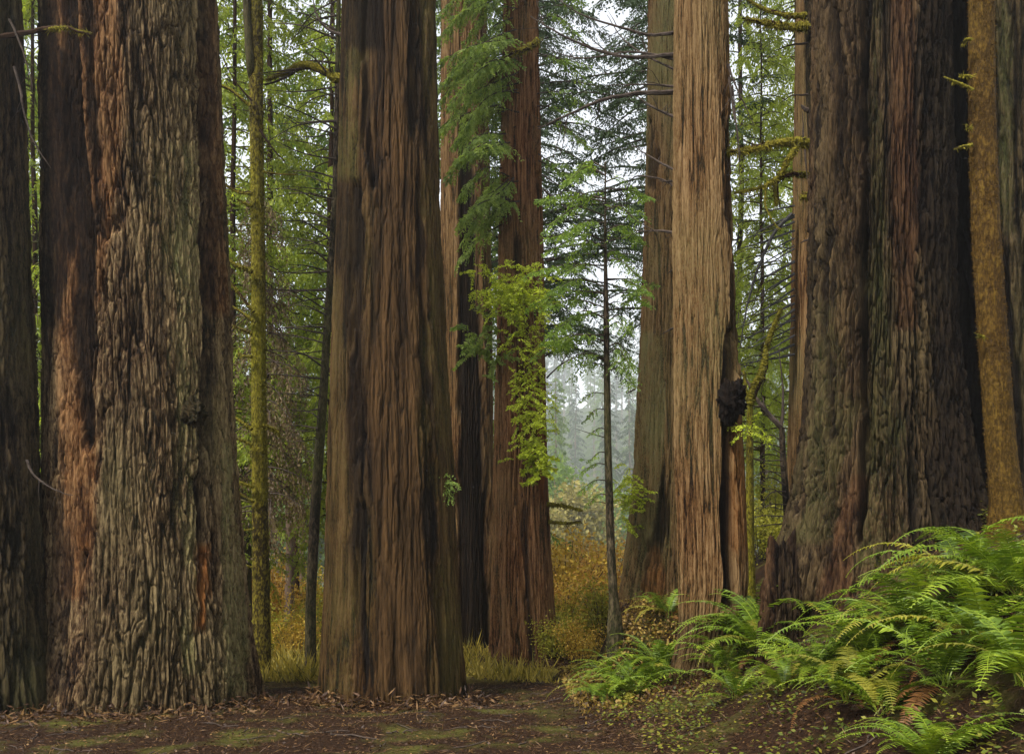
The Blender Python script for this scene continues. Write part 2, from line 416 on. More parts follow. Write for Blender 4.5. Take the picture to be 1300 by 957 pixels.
def tree(name, label, cat, prof, Y, style, mat, seed, seg, dz, ztop=None, group=None, depth=.35, **kw):
    x0 = xof((prof[-1][1] + prof[-1][2]) / 2, Y) if prof[-1][0] > prof[0][0] else xof((prof[0][1] + prof[0][2]) / 2, Y)
    zg = h1(x0, Y)
    if ztop is None: ztop = zof(0, Y) + (24 if name == 'redwood_tree' else 10)
    zb = kw.pop('zbot', zg - depth)
    g, attr, base = trunk_geo(prof, Y, style, seed, seg, dz, zb, ztop, **kw)
    t = thing(name, label, cat, (x0, Y, zg), group)
    part('trunk', g, [mat], t, True, attr)
    if name == 'redwood_tree' and Y < 14 and seed == 91:
        x1, y1 = xof((prof[0][1] + prof[0][2]) / 2, Y) if prof[0][0] < prof[-1][0] else x0, Y
        o = link('crown', SHADE_CROWNS[seed // 10 % 2], t); o.location = (x1 - x0, 0, zof(0, Y) * 1.0 + 6.5 - zg); o.rotation_euler = (0, 0, seed)  # unseen crown above the frame, added to shade the trunk and ferns
    return t


def smoothpath(pts, n=14):
    pts = np.asarray(pts, float); k = len(pts)
    if k == 2: return pts[0] + (pts[1] - pts[0]) * np.linspace(0, 1, n)[:, None]
    u = np.linspace(0, k - 1, n); out = []
    P = np.concatenate([2 * pts[:1] - pts[1:2], pts, 2 * pts[-1:] - pts[-2:-1]])
    for x in u:
        i = min(int(x), k - 2); f = x - i
        a, b, c, d = P[i], P[i + 1], P[i + 2], P[i + 3]
        out.append(.5 * ((2 * b) + (-a + c) * f + (2 * a - 5 * b + 4 * c - d) * f * f + (-a + 3 * b - 3 * c + d) * f**3))
    return np.array(out)


def twiggy(g, pts, r0, rng, mat, n_side=5, lmax=.35, depth=1):
    """a tapering bare branch with side twigs"""
    k = len(pts); t = np.linspace(0, 1, k)
    jit = np.cumsum(rng.normal(size=(k, 3)) * .12, 0) * r0
    jit[0] = 0
    pts = pts + jit
    g.tube(pts, r0 * (1 - .8 * t), 6 if r0 > .012 else 4, mat, rough=.08, rng=rng)
    if depth <= 0: return
    Ltot = np.linalg.norm(np.diff(pts, axis=0), axis=1).sum()
    for _ in range(n_side):
        u = rng.uniform(.2, .95); i = min(int(u * (k - 1)), k - 2)
        d = nrm(pts[i + 1] - pts[i]); s_ = nrm(np.cross(d, UP + rng.normal(size=3) * .7)) * rng.choice([-1, 1])
        l = rng.uniform(.3, 1) * lmax * min(1., Ltot)
        e = pts[i] + (d * .7 + s_ * .8 + UP * rng.uniform(-.5, .2)) * l
        mid = (pts[i] + e) / 2 + rng.normal(size=3) * l * .08
        twiggy(g, smoothpath([pts[i], mid, e], 6), r0 * .42 * (1 - .6 * u), rng, mat, 2, l * .5, depth - 1)


def mossify(g, pts, r, rng, mat, n, hang=.05):
    """tufts of moss round and hanging under a branch"""
    k = len(pts); u = rng.uniform(0, k - 1.001, n); i = u.astype(int); f = (u - i)[:, None]
    p = pts[i] * (1 - f) + pts[i + 1] * f
    rr = np.broadcast_to(np.asarray(r, float), (k,))[i]
    d = nrm(rng.normal(size=(n, 3)))
    P = p + d * rr[:, None] * .8
    D = nrm(d * .8 + np.array([0, 0, -.6]) + rng.normal(size=(n, 3)) * .3)
    sd = nrm(np.cross(D, rng.normal(size=(n, 3))))
    g.leaves(P, D, sd, rng.uniform(.3, 1.2, n) * hang, .006, mat, rng.random(n))


def branch(parent, px, Y, r0, rng, mats=(None,), dY=None, n_side=4, lmax=.3, moss=0, name='branch', mossr=1.3):
    """px: picture positions of a branch hanging at depth Y (+dY)"""
    dY = np.zeros(len(px)) if dY is None else np.array(dY, float)
    P = np.array([pt(p[0], p[1], Y + d) for p, d in zip(px, dY)])
    pts = smoothpath(P, max(8, 5 * len(px)))
    g = Geo()
    mats = [M_twig if m is None else m for m in mats]
    twiggy(g, pts, r0, rng, 0, n_side, lmax)
    if moss:
        mats = [mats[0], M_moss]
        t = np.linspace(0, 1, len(pts)); fine = smoothpath(pts, len(pts) * 4); tf = np.linspace(0, 1, len(fine))
        rad = r0 * mossr * (1 - .55 * tf) * (1 + .3 * perlin(tf * 14, 0 * tf, 0 * tf, int(rng.integers(99))))
        g.tube(fine, rad, 9, 1, rough=.16, rng=rng)
        mossify(g, fine, rad, rng, 1, moss, .03 + r0 * 1.3)
    return part(name, g, mats, parent, False)


# ------------------------------------------------------------------ foliage
def spray(g, pts, rng, mat, tw=.45, sp=.05, ll=.07, lw=.011, hang=.25, m=7, t0=.12, curl=.25):
    seg = np.linalg.norm(np.diff(pts, axis=0), axis=1); s = np.concatenate([[0], np.cumsum(seg)]); Lt = s[-1]
    n = max(4, int(Lt * (1 - t0) / sp))
    t = np.linspace(t0, 1, n) + rng.normal(size=n) * .01
    t = np.clip(t, 0, 1)
    p = np.stack([np.interp(t * Lt, s, pts[:, c]) for c in range(3)], 1)
    tg = nrm(np.gradient(pts, axis=0)); d = nrm(np.stack([np.interp(t * Lt, s, tg[:, c]) for c in range(3)], 1))
    side = nrm(np.cross(d, UP)) * np.where(np.arange(n) % 2 == 0, 1, -1)[:, None]
    td = nrm(d * rng.uniform(.4, .9, (n, 1)) + side * rng.uniform(.6, 1.1, (n, 1)) - UP * hang * rng.uniform(.2, 1.5, (n, 1)) + rng.normal(size=(n, 3)) * .12)
    tl = tw * (1.05 - .6 * t) * rng.uniform(.5, 1.25, n)
    u = np.linspace(.08, 1, m)
    q = p[:, None] + td[:, None] * (tl[:, None] * u)[..., None] - UP * (hang * curl * 2 * tl[:, None] * u**2)[..., None]
    nn = nrm(UP + rng.normal(size=(n, 3)) * .75)
    ts = nrm(np.cross(td, nn))
    tdn = nrm(td - UP * hang * curl * 2)
    base = rng.random(n) * .55
    for sg in (1, -1):
        D = nrm(tdn[:, None] * .75 + sg * ts[:, None] * rng.uniform(.4, .9, (n, m, 1)) - UP * hang * .5 + rng.normal(size=(n, m, 3)) * .2)
        sd = nrm(np.cross(D, nn[:, None] + rng.normal(size=(n, m, 3)) * .5))
        l = ll * rng.uniform(.6, 1.3, (n, m)) * (1.15 - .5 * u)
        g.leaves(q.reshape(-1, 3), D.reshape(-1, 3), sd.reshape(-1, 3), l.ravel(), lw, mat, (base[:, None] + rng.random((n, m)) * .45).ravel())


def limb(p0, az, Lh, up, droop, rng, n=9):
    t = np.linspace(0, 1, n)
    d = np.array([math.cos(az), math.sin(az), 0.])
    sd = np.array([-d[1], d[0], 0.])
    b = rng.normal() * .12
    return p0 + d * (Lh * t)[:, None] + sd * (Lh * b * t * t)[:, None] + UP * (Lh * (up * t - droop * t * t))[:, None]


def crown_mesh(seed, z0, z1, rmax, nbr, leafm, woodm, tw=.55, sp=.07, ll=.09, lw=.014, hang=.35, up=.15, droop=.45, shape='cone', rmin=.25, bare=0., curl=.25, m=7):
    rng = np.random.default_rng(seed); g = Geo()
    for i in range(nbr):
        f = (i + rng.random()) / nbr; z = z0 + (z1 - z0) * f
        if shape == 'cone': r = rmax * ((1 - f) * (1 - rmin) + rmin)
        else: r = rmax * (1 - .45 * f) * min(1, .45 + 2.2 * f)
        r *= rng.uniform(.55, 1.12)
        pts = limb(np.array([0, 0, z]), rng.uniform(0, 2 * np.pi), r, up + rng.normal() * .12, droop * rng.uniform(.6, 1.4), rng)
        g.tube(pts, np.linspace(.014 + .008 * r, .004, len(pts)), 4, 1)
        if rng.random() < bare: continue
        spray(g, pts, rng, 0, tw * rng.uniform(.7, 1.2), sp, ll, lw, hang, m, curl=curl)
    return g.mesh('crown', [leafm, woodm])


def small_trunk_mesh(h, r, seed, mat, seg=10):
    rng = np.random.default_rng(seed); n = 16
    z = np.linspace(-.4, h, n); t = np.clip(z / h, 0, 1)
    pts = np.stack([np.cumsum(rng.normal(size=n)) * .018 * h / n, np.cumsum(rng.normal(size=n)) * .018 * h / n, z], 1)
    pts[:, :2] -= pts[0, :2]
    g = Geo(); g.tube(pts, r * (1.0 - .85 * t) * (1 + .5 * np.exp(-np.clip(z, 0, 9) / .5)), seg, 0, rough=.04, rng=rng)
    return g.mesh('trunk', [mat], True)


def put(name, label, cat, px, Y, trunk_me, crown_me, scale=1., rot=0., group=None, dz=0.):
    x = xof(px, Y); t = thing(name, label, cat, (x, Y, h1(x, Y) + dz), group)
    t.scale = (scale,) * 3; t.rotation_euler = (0, 0, rot)
    link('trunk', trunk_me, t)
    if crown_me: link('crown', crown_me, t)
    return t


# ------------------------------------------------------------------ THE GREAT REDWOODS
R_ = np.random.default_rng
SHADE_CROWNS = [crown_mesh(410 + i, 0, 20, 4.2, 54, M_redwoodleaf, M_twig, tw=1.1, sp=.2, ll=.36, lw=.07, hang=.4, droop=.3, m=5) for i in range(2)]  # coarse crowns out of view, put in to block light from above

# far left edge
t0 = tree('redwood_tree', 'dark furrowed redwood cut off by the left edge with a moss tipped broken branch', 'tree',
          [(-40, -95, 16), (150, -95, 24), (400, -95, 33), (620, -98, 42), (780, -102, 52), (900, -110, 68)], 12.2, 'dark', M_dark, 11, 420, .028,
          lich=.45, char=.35, flute=.05, flare=.12)
r = R_(1)
branch(t0, [(2, 47), (40, 41), (62, 37), (85, 36), (100, 40), (114, 42)], 11.4, .034, r, (M_thin,), dY=[.5, .1, 0, 0, -.1, -.1], n_side=1, lmax=.15)
branch(t0, [(62, 38), (86, 36), (100, 40), (115, 42)], 11.38, .022, r, (M_thin,), n_side=0, moss=120, name='mossy_tip')
branch(t0, [(12, 25), (25, 55), (33, 80), (42, 112)], 11.6, .016, r, n_side=2)
branch(t0, [(18, 85), (27, 118), (30, 140), (42, 180), (64, 214)], 11.6, .02, r, n_side=4)
branch(t0, [(34, 584), (42, 600), (56, 612), (78, 624), (94, 628)], 11.4, .018, r, n_side=2)

# giant on the left
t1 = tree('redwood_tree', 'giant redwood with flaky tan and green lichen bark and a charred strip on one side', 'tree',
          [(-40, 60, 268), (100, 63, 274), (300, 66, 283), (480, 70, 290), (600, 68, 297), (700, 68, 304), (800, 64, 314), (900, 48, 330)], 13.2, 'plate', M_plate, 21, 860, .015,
          lich=.28, char=.4, flute=.035, flare=.13,
          feats=[
              dict(ch='bare', pts=[(-60, 55, 150), (250, 60, 168), (480, 60, 140), (900, 40, 105)], soft=14),
              dict(ch='wood', pts=[(-60, 62, 150), (200, 62, 160), (420, 70, 118), (600, 78, 122), (760, 72, 112)], amt=.5, soft=16),
              dict(ch='char', pts=[(-60, 50, 76), (200, 52, 84), (420, 54, 80)], amt=.97, soft=10),
              dict(ch='char', pts=[(-60, 100, 116), (150, 108, 122), (300, 122, 134)], amt=.92, soft=8, jag=1.4),
              dict(ch='char', pts=[(-60, 74, 94), (150, 80, 106), (260, 84, 118), (400, 90, 122), (520, 106, 120), (570, 112, 117)], depth=.09, soft=7),
              dict(ch='char', pts=[(60, 66, 92), (300, 64, 100), (420, 64, 76), (600, 68, 78)], amt=.97, soft=12, jag=1.6),
              dict(ch='char', pts=[(620, 66, 84), (720, 66, 96), (880, 60, 96)], amt=.8, soft=10, jag=1.4),
              dict(ch='char', pts=[(700, 104, 112), (780, 98, 104), (860, 82, 92)], amt=.9, depth=.07, soft=5),
              dict(ch='char', pts=[(-60, 163, 172), (120, 168, 182), (260, 172, 186)], amt=.75, soft=7, depth=.03, jag=1.6),
              dict(ch='char', pts=[(330, 168, 182), (400, 168, 184), (440, 170, 180)], amt=.8, soft=7, depth=.05, jag=1.4),
              dict(ch='char', pts=[(-60, 246, 256), (200, 254, 262), (420, 258, 266), (620, 254, 262), (760, 252, 258)], amt=1, depth=.16, soft=6, jag=.7),
              dict(ch='wood', pts=[(-60, 257, 272), (250, 264, 284), (400, 268, 290)], amt=.35, soft=8),
              dict(ch='char', pts=[(-60, 250, 268), (300, 262, 276), (520, 262, 272), (660, 258, 266)], amt=.7, soft=10, jag=1.5),
              dict(ch='wood', pts=[(690, 248, 268), (800, 246, 266)], amt=.9, soft=10, jag=1.5),
              dict(ch='lichen', pts=[(180, 226, 256), (420, 222, 258), (560, 226, 254), (860, 236, 246)], amt=.6, soft=16, jag=2),
              dict(ch='lichen', pts=[(560, 280, 298), (700, 282, 304), (880, 286, 320)], amt=.6, soft=12, jag=1.6),
          ])
g = Geo(); rr_ = R_(5)   # knot on the giant
th, ph = np.meshgrid(np.linspace(0, np.pi, 44), np.linspace(0, 2 * np.pi, 61), indexing='ij')
d_ = np.stack([np.sin(th) * np.cos(ph), np.sin(th) * np.sin(ph), np.cos(th)], -1)


def lump(center, rad, seed, rough=.35):
    g = Geo(); n, k = th.shape
    b = 1 + rough * perlin(d_[..., 0] * 2.2, d_[..., 1] * 2.2, d_[..., 2] * 2.2, seed) + rough * .6 * perlin(d_[..., 0] * 6, d_[..., 1] * 6, d_[..., 2] * 6, seed + 1)
    b = b + rough * .5 * (.3 - np.abs(perlin(d_[..., 0] * 7, d_[..., 1] * 7, d_[..., 2] * 4, seed + 2))) + .1 * perlin(d_[..., 0] * 16, d_[..., 1] * 16, d_[..., 2] * 9, seed + 3)
    V = np.asarray(center) + d_ * b[..., None] * np.asarray(rad)
    i, j = np.meshgrid(np.arange(n - 1), np.arange(k - 1), indexing='ij')
    q = np.stack([i * k + j, (i + 1) * k + j, (i + 1) * k + j + 1, i * k + j + 1], -1).reshape(-1, 4)
    g.add(V.reshape(-1, 3), q); return g


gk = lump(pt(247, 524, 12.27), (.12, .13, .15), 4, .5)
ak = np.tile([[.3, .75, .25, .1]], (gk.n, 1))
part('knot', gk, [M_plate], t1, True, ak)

# second giant, worn brown wood
t2 = tree('redwood_tree', 'broad redwood of worn rusty brown wood with black char streaks between two slim stems', 'tree',
          [(-40, 437, 551), (100, 434, 553), (250, 431, 556), (430, 424, 564), (600, 419, 574), (750, 416, 581), (880, 410, 592)], 13.6, 'smooth', M_smooth, 31, 560, .022,
          lich=.18, flute=.035, flare=.14, wood=.25, char=.65,
          feats=[
              dict(ch='wood', pts=[(-60, 484, 518), (220, 480, 522), (420, 468, 530), (600, 470, 535), (880, 480, 540)], amt=.95, soft=14),
              dict(ch='char', pts=[(-60, 456, 490), (120, 458, 490), (215, 462, 482), (240, 470, 476)], amt=.97, depth=.1, soft=5),
              dict(ch='wood', pts=[(60, 462, 484), (215, 464, 482)], amt=.4, soft=10),
              dict(ch='char', pts=[(-60, 437, 448), (60, 438, 452), (110, 440, 446)], amt=.7, soft=7),
              dict(ch='char', pts=[(230, 440, 458), (420, 446, 456), (560, 450, 460)], amt=.9, depth=.07, soft=6, jag=1.2),
              dict(ch='char', pts=[(-60, 522, 532), (200, 524, 532), (420, 534, 542), (600, 546, 556), (760, 552, 562), (880, 560, 566)], amt=.85, depth=.06, soft=6, jag=1.2),
              dict(ch='char', pts=[(640, 452, 462), (760, 454, 464), (880, 458, 464)], amt=.9, depth=.05, soft=5),
              dict(ch='char', pts=[(540, 458, 474), (620, 464, 480), (680, 470, 478)], amt=.55, soft=8, jag=1.6),
              dict(ch='char', pts=[(225, 512, 522), (300, 510, 518)], amt=.7, soft=7),
              dict(ch='lichen', pts=[(-60, 534, 556), (300, 538, 560), (500, 545, 570), (880, 562, 588)], amt=.4, soft=10, jag=1.4),
              dict(ch='lichen', pts=[(350, 420, 440), (600, 418, 446), (880, 416, 450)], amt=.3, soft=12, jag=1.6),
              dict(ch='lichen', pts=[(60, 436, 456), (230, 434, 452)], amt=.6, soft=8, jag=1.6),
          ])
gs = Geo()
rs_ = R_(44)
for q in range(5):
    c = [(566, 596), (574, 612), (572, 628), (578, 606), (566, 618)][q]
    p0 = pt(560 + q, 600 + q * 5, 13.3); p1 = pt(c[0], c[1] + 6, 13.2)
    spray(gs, smoothpath([p0, (p0 + p1) / 2 + UP * .03, p1], 6), rs_, 0, .16, .022, .05, .008, .4, 5, t0=.1)
part('sprout_foliage', gs, [M_redwoodleaf], t2)

# burnt redwood behind it
t3 = tree('redwood_tree', 'tan redwood with a wide burnt black face standing behind the worn brown giant', 'tree',
          [(-40, 560, 616), (280, 560, 622), (450, 559, 625), (700, 556, 627), (880, 552, 634)], 22, 'fibre', M_fibre, 41, 300, .04,
          lich=.2, flute=.03, flare=.06,
          feats=[dict(ch='char', pts=[(150, 584, 600), (300, 583, 606), (400, 582, 612), (880, 580, 628)], amt=1., depth=.14, soft=5, jag=.5),
                 dict(ch='lichen', pts=[(200, 612, 626), (480, 616, 628)], amt=.5, soft=5)])

# red-barked redwood in the middle
t4 = tree('redwood_tree', 'straight red barked redwood in the middle with yellow green sprouts growing on its trunk', 'tree',
          [(-40, 640, 682), (120, 637, 684), (300, 634, 689), (450, 631, 692), (600, 627, 695), (720, 624, 700), (800, 622, 705), (890, 617, 716)], 19, 'fibre', M_red, 51, 330, .032,
          lich=.3, flute=.04, flare=.06, ampk=1.25,
          feats=[dict(ch='char', pts=[(300, 654, 660), (345, 654, 662)], amt=.8, depth=.06, soft=3),
                 dict(ch='char', pts=[(640, 664, 669), (760, 668, 674), (880, 672, 680)], amt=.75, depth=.06, soft=4),
                 dict(ch='wood', pts=[(470, 684, 694), (640, 684, 697)], amt=.7, soft=5)])

# pair on the right of centre
t5 = tree('redwood_tree', 'grey brown redwood with a flared foot half hidden behind the straight tan redwood', 'tree',
          [(-40, 826, 895), (200, 822, 897), (400, 815, 900), (520, 809, 903), (620, 804, 906), (690, 796, 912), (735, 790, 916), (775, 780, 925)], 18.6, 'fibre', M_fibre, 61, 380, .03,
          lich=.75, flute=.04, flare=.07, ampk=1.6, depth=.5,
          feats=[dict(ch='lichen', pts=[(420, 806, 845), (760, 790, 850)], amt=.8, soft=8, jag=1.6),
                 dict(ch='char', pts=[(150, 822, 832), (195, 822, 834), (240, 821, 828)], amt=.8, depth=.06, soft=3),
                 dict(ch='char', pts=[(590, 838, 846), (680, 826, 844), (720, 818, 838)], amt=.9, depth=.12, soft=6),
                 dict(ch='wood', pts=[(690, 826, 836), (735, 815, 848), (775, 812, 852)], amt=.5, soft=12, jag=1.8)])
t6 = tree('redwood_tree', 'straight tan redwood with stringy bark, a black burl and a dark vertical crack', 'tree',
          [(-40, 857, 922), (150, 856, 926), (300, 856, 931), (450, 857, 938), (560, 858, 942), (660, 861, 946), (740, 864, 949), (800, 862, 940), (880, 846, 924), (950, 828, 915)], 12.8, 'fibre', M_fibre, 71, 520, .018,
          lich=.4, flute=.035, flare=.05, ampk=1.1,
          feats=[dict(ch='wood', pts=[(520, 930, 950), (700, 932, 955)], amt=.3, soft=6),
                 dict(ch='char', pts=[(150, 921, 934), (380, 930, 940), (440, 926, 938)], amt=.8, depth=.05, soft=3),
                 dict(ch='char', pts=[(420, 922, 938), (520, 917, 934), (620, 916, 932), (690, 917, 935), (770, 919, 936)], amt=1, depth=.2, soft=4, jag=.6),
                 
                 dict(ch='char', pts=[(780, 846, 900), (860, 846, 905), (960, 820, 915)], amt=.45, soft=25, jag=2)])
gb = lump(pt(929, 509, 12.35), (.15, .15, .23), 9, .55)
part('burl', gb, [M_smooth], t6, True, np.tile([[.4, .93, 0, .1]], (gb.n, 1)))
g2 = lump(pt(936, 497, 12.3), (.08, .1, .12), 19, .6)
part('burl', g2, [M_smooth], t6, True, np.tile([[.4, .93, 0, .1]], (g2.n, 1)))

t7 = tree('redwood_tree', 'slim grey brown redwood in the background left of the huge right hand trunk', 'tree',
          [(-40, 1012, 1050), (250, 1008, 1052), (450, 1004, 1056), (600, 1001, 1060), (700, 997, 1066), (760, 992, 1070)], 19.5, 'fibre', M_fibre, 81, 260, .035,
          lich=.45, flute=.03, flare=.05, wood=.1)

# giant on the right
t8 = tree('redwood_tree', 'huge dark redwood rising above the ferns with green lichen and deep vertical furrows', 'tree',
          [(-40, 1040, 1206), (250, 1036, 1208), (420, 1033, 1212), (540, 1026, 1222), (620, 1014, 1236), (680, 1000, 1250), (740, 982, 1270), (800, 962, 1290), (860, 942, 1310)], 12.6, 'dark', M_dark, 91, 860, .016,
          lich=.12, flute=.045, flare=.10, zbot=.1, char=.6, wood=.2, ampk=1.5,
          feats=[dict(ch='char', pts=[(-60, 1090, 1101), (150, 1092, 1104), (300, 1090, 1104), (520, 1092, 1104), (640, 1088, 1100), (690, 1084, 1094)], amt=1., depth=.24, soft=5, jag=.9),
                 dict(ch='lichen', pts=[(-60, 1100, 1124), (200, 1100, 1122), (420, 1096, 1128), (620, 1090, 1150), (720, 1080, 1140)], amt=.5, soft=14, jag=2),
                 dict(ch='lichen', pts=[(380, 1036, 1064), (560, 1034, 1080), (690, 1010, 1060)], amt=.45, soft=14, jag=2),
                 dict(ch='wood', pts=[(600, 1078, 1098), (680, 1058, 1092), (760, 1040, 1080)], amt=.5, soft=12, jag=1.5),
                 dict(ch='wood', pts=[(-60, 1126, 1160), (250, 1128, 1168), (420, 1140, 1165)], amt=.5, soft=14),
                 dict(ch='char', pts=[(-60, 1172, 1230), (250, 1166, 1230), (420, 1178, 1240), (700, 1184, 1260)], amt=.9, depth=.05, soft=18),
                 dict(ch='char', pts=[(-60, 1054, 1062), (200, 1058, 1066), (420, 1040, 1050), (560, 1052, 1060)], amt=.8, depth=.09, soft=5, jag=1)])
t9 = tree('redwood_tree', 'burnt black hollow redwood cut off by the right edge behind the mossy leaning stem', 'tree',
          [(-40, 1208, 1380), (250, 1208, 1385), (420, 1206, 1392), (600, 1200, 1405), (720, 1190, 1430)], 13.6, 'dark', M_dark, 101, 520, .026,
          lich=.3, flute=.06, flare=.06,
          feats=[dict(ch='char', pts=[(-60, 1190, 1262), (250, 1190, 1266), (420, 1190, 1290), (760, 1180, 1300)], amt=1, depth=.1, soft=10),
                 dict(ch='char', pts=[(300, 1212, 1262), (420, 1208, 1272), (560, 1206, 1280), (720, 1204, 1290)], amt=1, depth=.35, soft=14),
                 dict(ch='char', pts=[(-60, 1284, 1290), (300, 1286, 1294)], amt=.9, depth=.08, soft=5),
                 dict(ch='lichen', pts=[(0, 1266, 1284), (300, 1270, 1290)], amt=.6, soft=8, jag=1.6)])

# ------------------------------------------------------------------ slim stems
t10 = tree('mossy_tree', 'slim stem coated in orange green moss leaning in front of the burnt hollow redwood', 'tree',
           [(-40, 1231, 1261), (150, 1231, 1263), (300, 1235, 1269), (430, 1243, 1278), (560, 1252, 1288), (640, 1258, 1297), (672, 1254, 1304), (720, 1244, 1316)], 10.4, 'moss', M_mosstrunk, 111, 150, .016,
           lich=.08, flute=.03, flare=.12, depth=.5)
r = R_(2)
for p in ([(1236, 114), (1216, 105), (1198, 98)], [(1234, 98), (1226, 96), (1217, 98)], [(1233, 50), (1225, 51), (1222, 60)],
          [(1233, 164), (1226, 158)], [(1234, 184), (1222, 186), (1211, 190)], [(1250, 428), (1240, 424)]):
    branch(t10, p, 10.25, .012, r, (M_thin,), n_side=0, moss=40)

t11 = tree('mossy_tree', 'forked slim trunk covered with yellow moss between the two left giants', 'tree',
           [(-40, 317, 333), (150, 317, 334), (300, 319, 336), (500, 319, 338), (700, 320, 341), (880, 321, 345)], 16.5, 'moss', M_mossgreen, 121, 90, .03,
           lich=.75, flute=.04, flare=.1, feats=[dict(ch='bare', pts=[(640, 316, 348), (900, 316, 348)], soft=10)])
g = Geo(); P = smoothpath([pt(321, 100, 16.5), pt(318, 80, 16.4), pt(315, 40, 16.4), pt(313, 0, 16.4), pt(312, -60, 16.4), pt(309, -300, 16.4)], 30)
g.tube(P, np.linspace(.075, .05, 30), 12, 0, rough=.04, rng=R_(3))
part('fork_stem', g, [M_thin], t11, True, np.tile([[.6, .1, .4, .1]], (g.n, 1)))
r = R_(4)
for p, rr0, ms in [([(330, 165), (345, 188), (362, 206)], .026, 0), ([(320, 128), (300, 105), (272, 56)], .018, 0), ([(318, 135), (290, 112), (266, 108)], .02, 40),
                   ([(320, 246), (300, 243), (278, 230)], .024, 140), ([(320, 262), (306, 256), (301, 253)], .022, 60), ([(320, 345), (300, 336), (286, 327)], .03, 220),
                   ([(322, 396), (306, 376), (294, 360), (287, 350)], .03, 120), ([(324, 409), (306, 396), (288, 385)], .024, 30), ([(320, 424), (306, 418), (297, 414)], .022, 90),
                   ([(320, 453), (308, 452), (302, 448)], .02, 60), ([(320, 545), (304, 534), (290, 525)], .026, 40), ([(320, 565), (306, 558), (296, 555)], .02, 120),
                   ([(322, 618), (310, 614), (298, 609)], .022, 140), ([(322, 637), (310, 630), (298, 622)], .024, 20), ([(334, 218), (352, 221), (376, 222)], .014, 20),
                   ([(334, 540), (348, 545), (356, 552)], .026, 260), ([(322, 672), (310, 673), (303, 672)], .016, 20), ([(320, 720), (308, 716), (304, 714)], .014, 40)]:
    branch(t11, p, 16.3, rr0, r, (M_thin,), n_side=1, lmax=.2, moss=ms)

t12 = tree('slim_tree', 'thin dark leaning stem with bare twigs close to the worn brown giant', 'tree',
           [(-40, 428, 433), (240, 422, 429), (380, 413, 422), (500, 405, 416), (640, 394, 407), (760, 388, 401), (880, 386, 402)], 17.5, 'moss', M_thin, 131, 70, .04,
           lich=.5, flute=.04, flare=.1)
r = R_(6)
for q in range(34):
    y0 = 225 + q * 10.5 + r.uniform(-5, 5)
    x0 = np.interp(y0, [240, 380, 500, 640], [424, 416, 408, 398])
    ln = r.uniform(40, 95) if q < 26 else r.uniform(20, 50)
    sl = r.uniform(-.12, .42)
    up = r.uniform(-14, 12)
    branch(t12, [(x0, y0), (x0 - ln * .5, y0 - ln * sl * .5 + up), (x0 - ln, y0 - ln * sl * .6 + up)], 17.4, r.uniform(.012, .02), r, n_side=6, lmax=.5, dY=[0, r.uniform(-.4, .4), r.uniform(-.9, .9)])

for q in range(14):     # long thin dead twigs higher up the leaning stem
    y0 = r.uniform(-10, 225); x0 = 427; ln = r.uniform(45, 100); dy = r.uniform(-45, 70)
    branch(t12, [(x0, y0), (x0 - ln * .5, y0 + dy * .35 + r.uniform(-12, 6)), (x0 - ln, y0 + dy)], 17.4, r.uniform(.012, .022), r, n_side=6, lmax=.6, dY=[0, r.uniform(-.4, .4), r.uniform(-.9, .9)])
branch(t2, [(440, 99), (424, 98), (408, 88), (385, 82), (362, 92), (338, 102)], 13.9, .05, r, n_side=9, lmax=.9, dY=[0, .2, .3, .5, .8, 1.], moss=120)
branch(t2, [(440, 46), (420, 40), (404, 22), (396, -6)], 13.9, .03, r, n_side=6, lmax=.7, dY=[0, .2, .4, .6])
branch(t2, [(436, 150), (424, 175), (408, 190), (400, 186)], 13.9, .012, r, n_side=3, lmax=.4, dY=[0, .2, .4, .6])
t13 = tree('slim_tree', 'short slim mossy trunk behind the yellow mossed forked trunk', 'tree',
           [(580, 303, 314), (700, 304, 319), (880, 304, 321)], 20.5, 'moss', M_thin, 141, 60, .06, lich=.85, flute=.04, ztop=zof(590, 20.5))

# slender tree in the gap
t14 = tree('slender_conifer', 'slender young conifer with a bare lower stem on the left end of the fern bank', 'tree',
           [(200, 768, 769), (320, 766.5, 770.5), (400, 766, 773), (560, 767, 776), (700, 770, 781), (760, 773, 785), (800, 770, 792)], 14.4, 'moss', M_thin, 151, 60, .03,
           lich=.3, flute=.05, flare=.15, ztop=zof(205, 14.4))
r = R_(8)
for q in range(44):
    y0 = 214 + q * 6.0 + r.uniform(-3, 3); x0 = np.interp(y0, [240, 480], [768, 770]); sg = -1 if q % 5 < 3 else 1
    ln = (r.uniform(35, 100) if sg < 0 else r.uniform(20, 62)) * min(1, .35 + (q + 1) * .12) * (1 if y0 < 440 else .6)
    P = smoothpath([pt(x0, y0, 14.4), pt(x0 + sg * ln * .5, y0 - 6 + r.uniform(-6, 8), 14.4 + r.uniform(-.5, .5)), pt(x0 + sg * ln, y0 + r.uniform(-4, 22), 14.4 + r.uniform(-1, 1))], 9)
    g = Geo(); g.tube(P, np.linspace(.012, .003, 9), 4, 1)
    spray(g, P, r, 0, .26, .045, .065, .011, .4, 5, t0=.2)
    part('branch', g, [M_conifer, M_twig], t14)
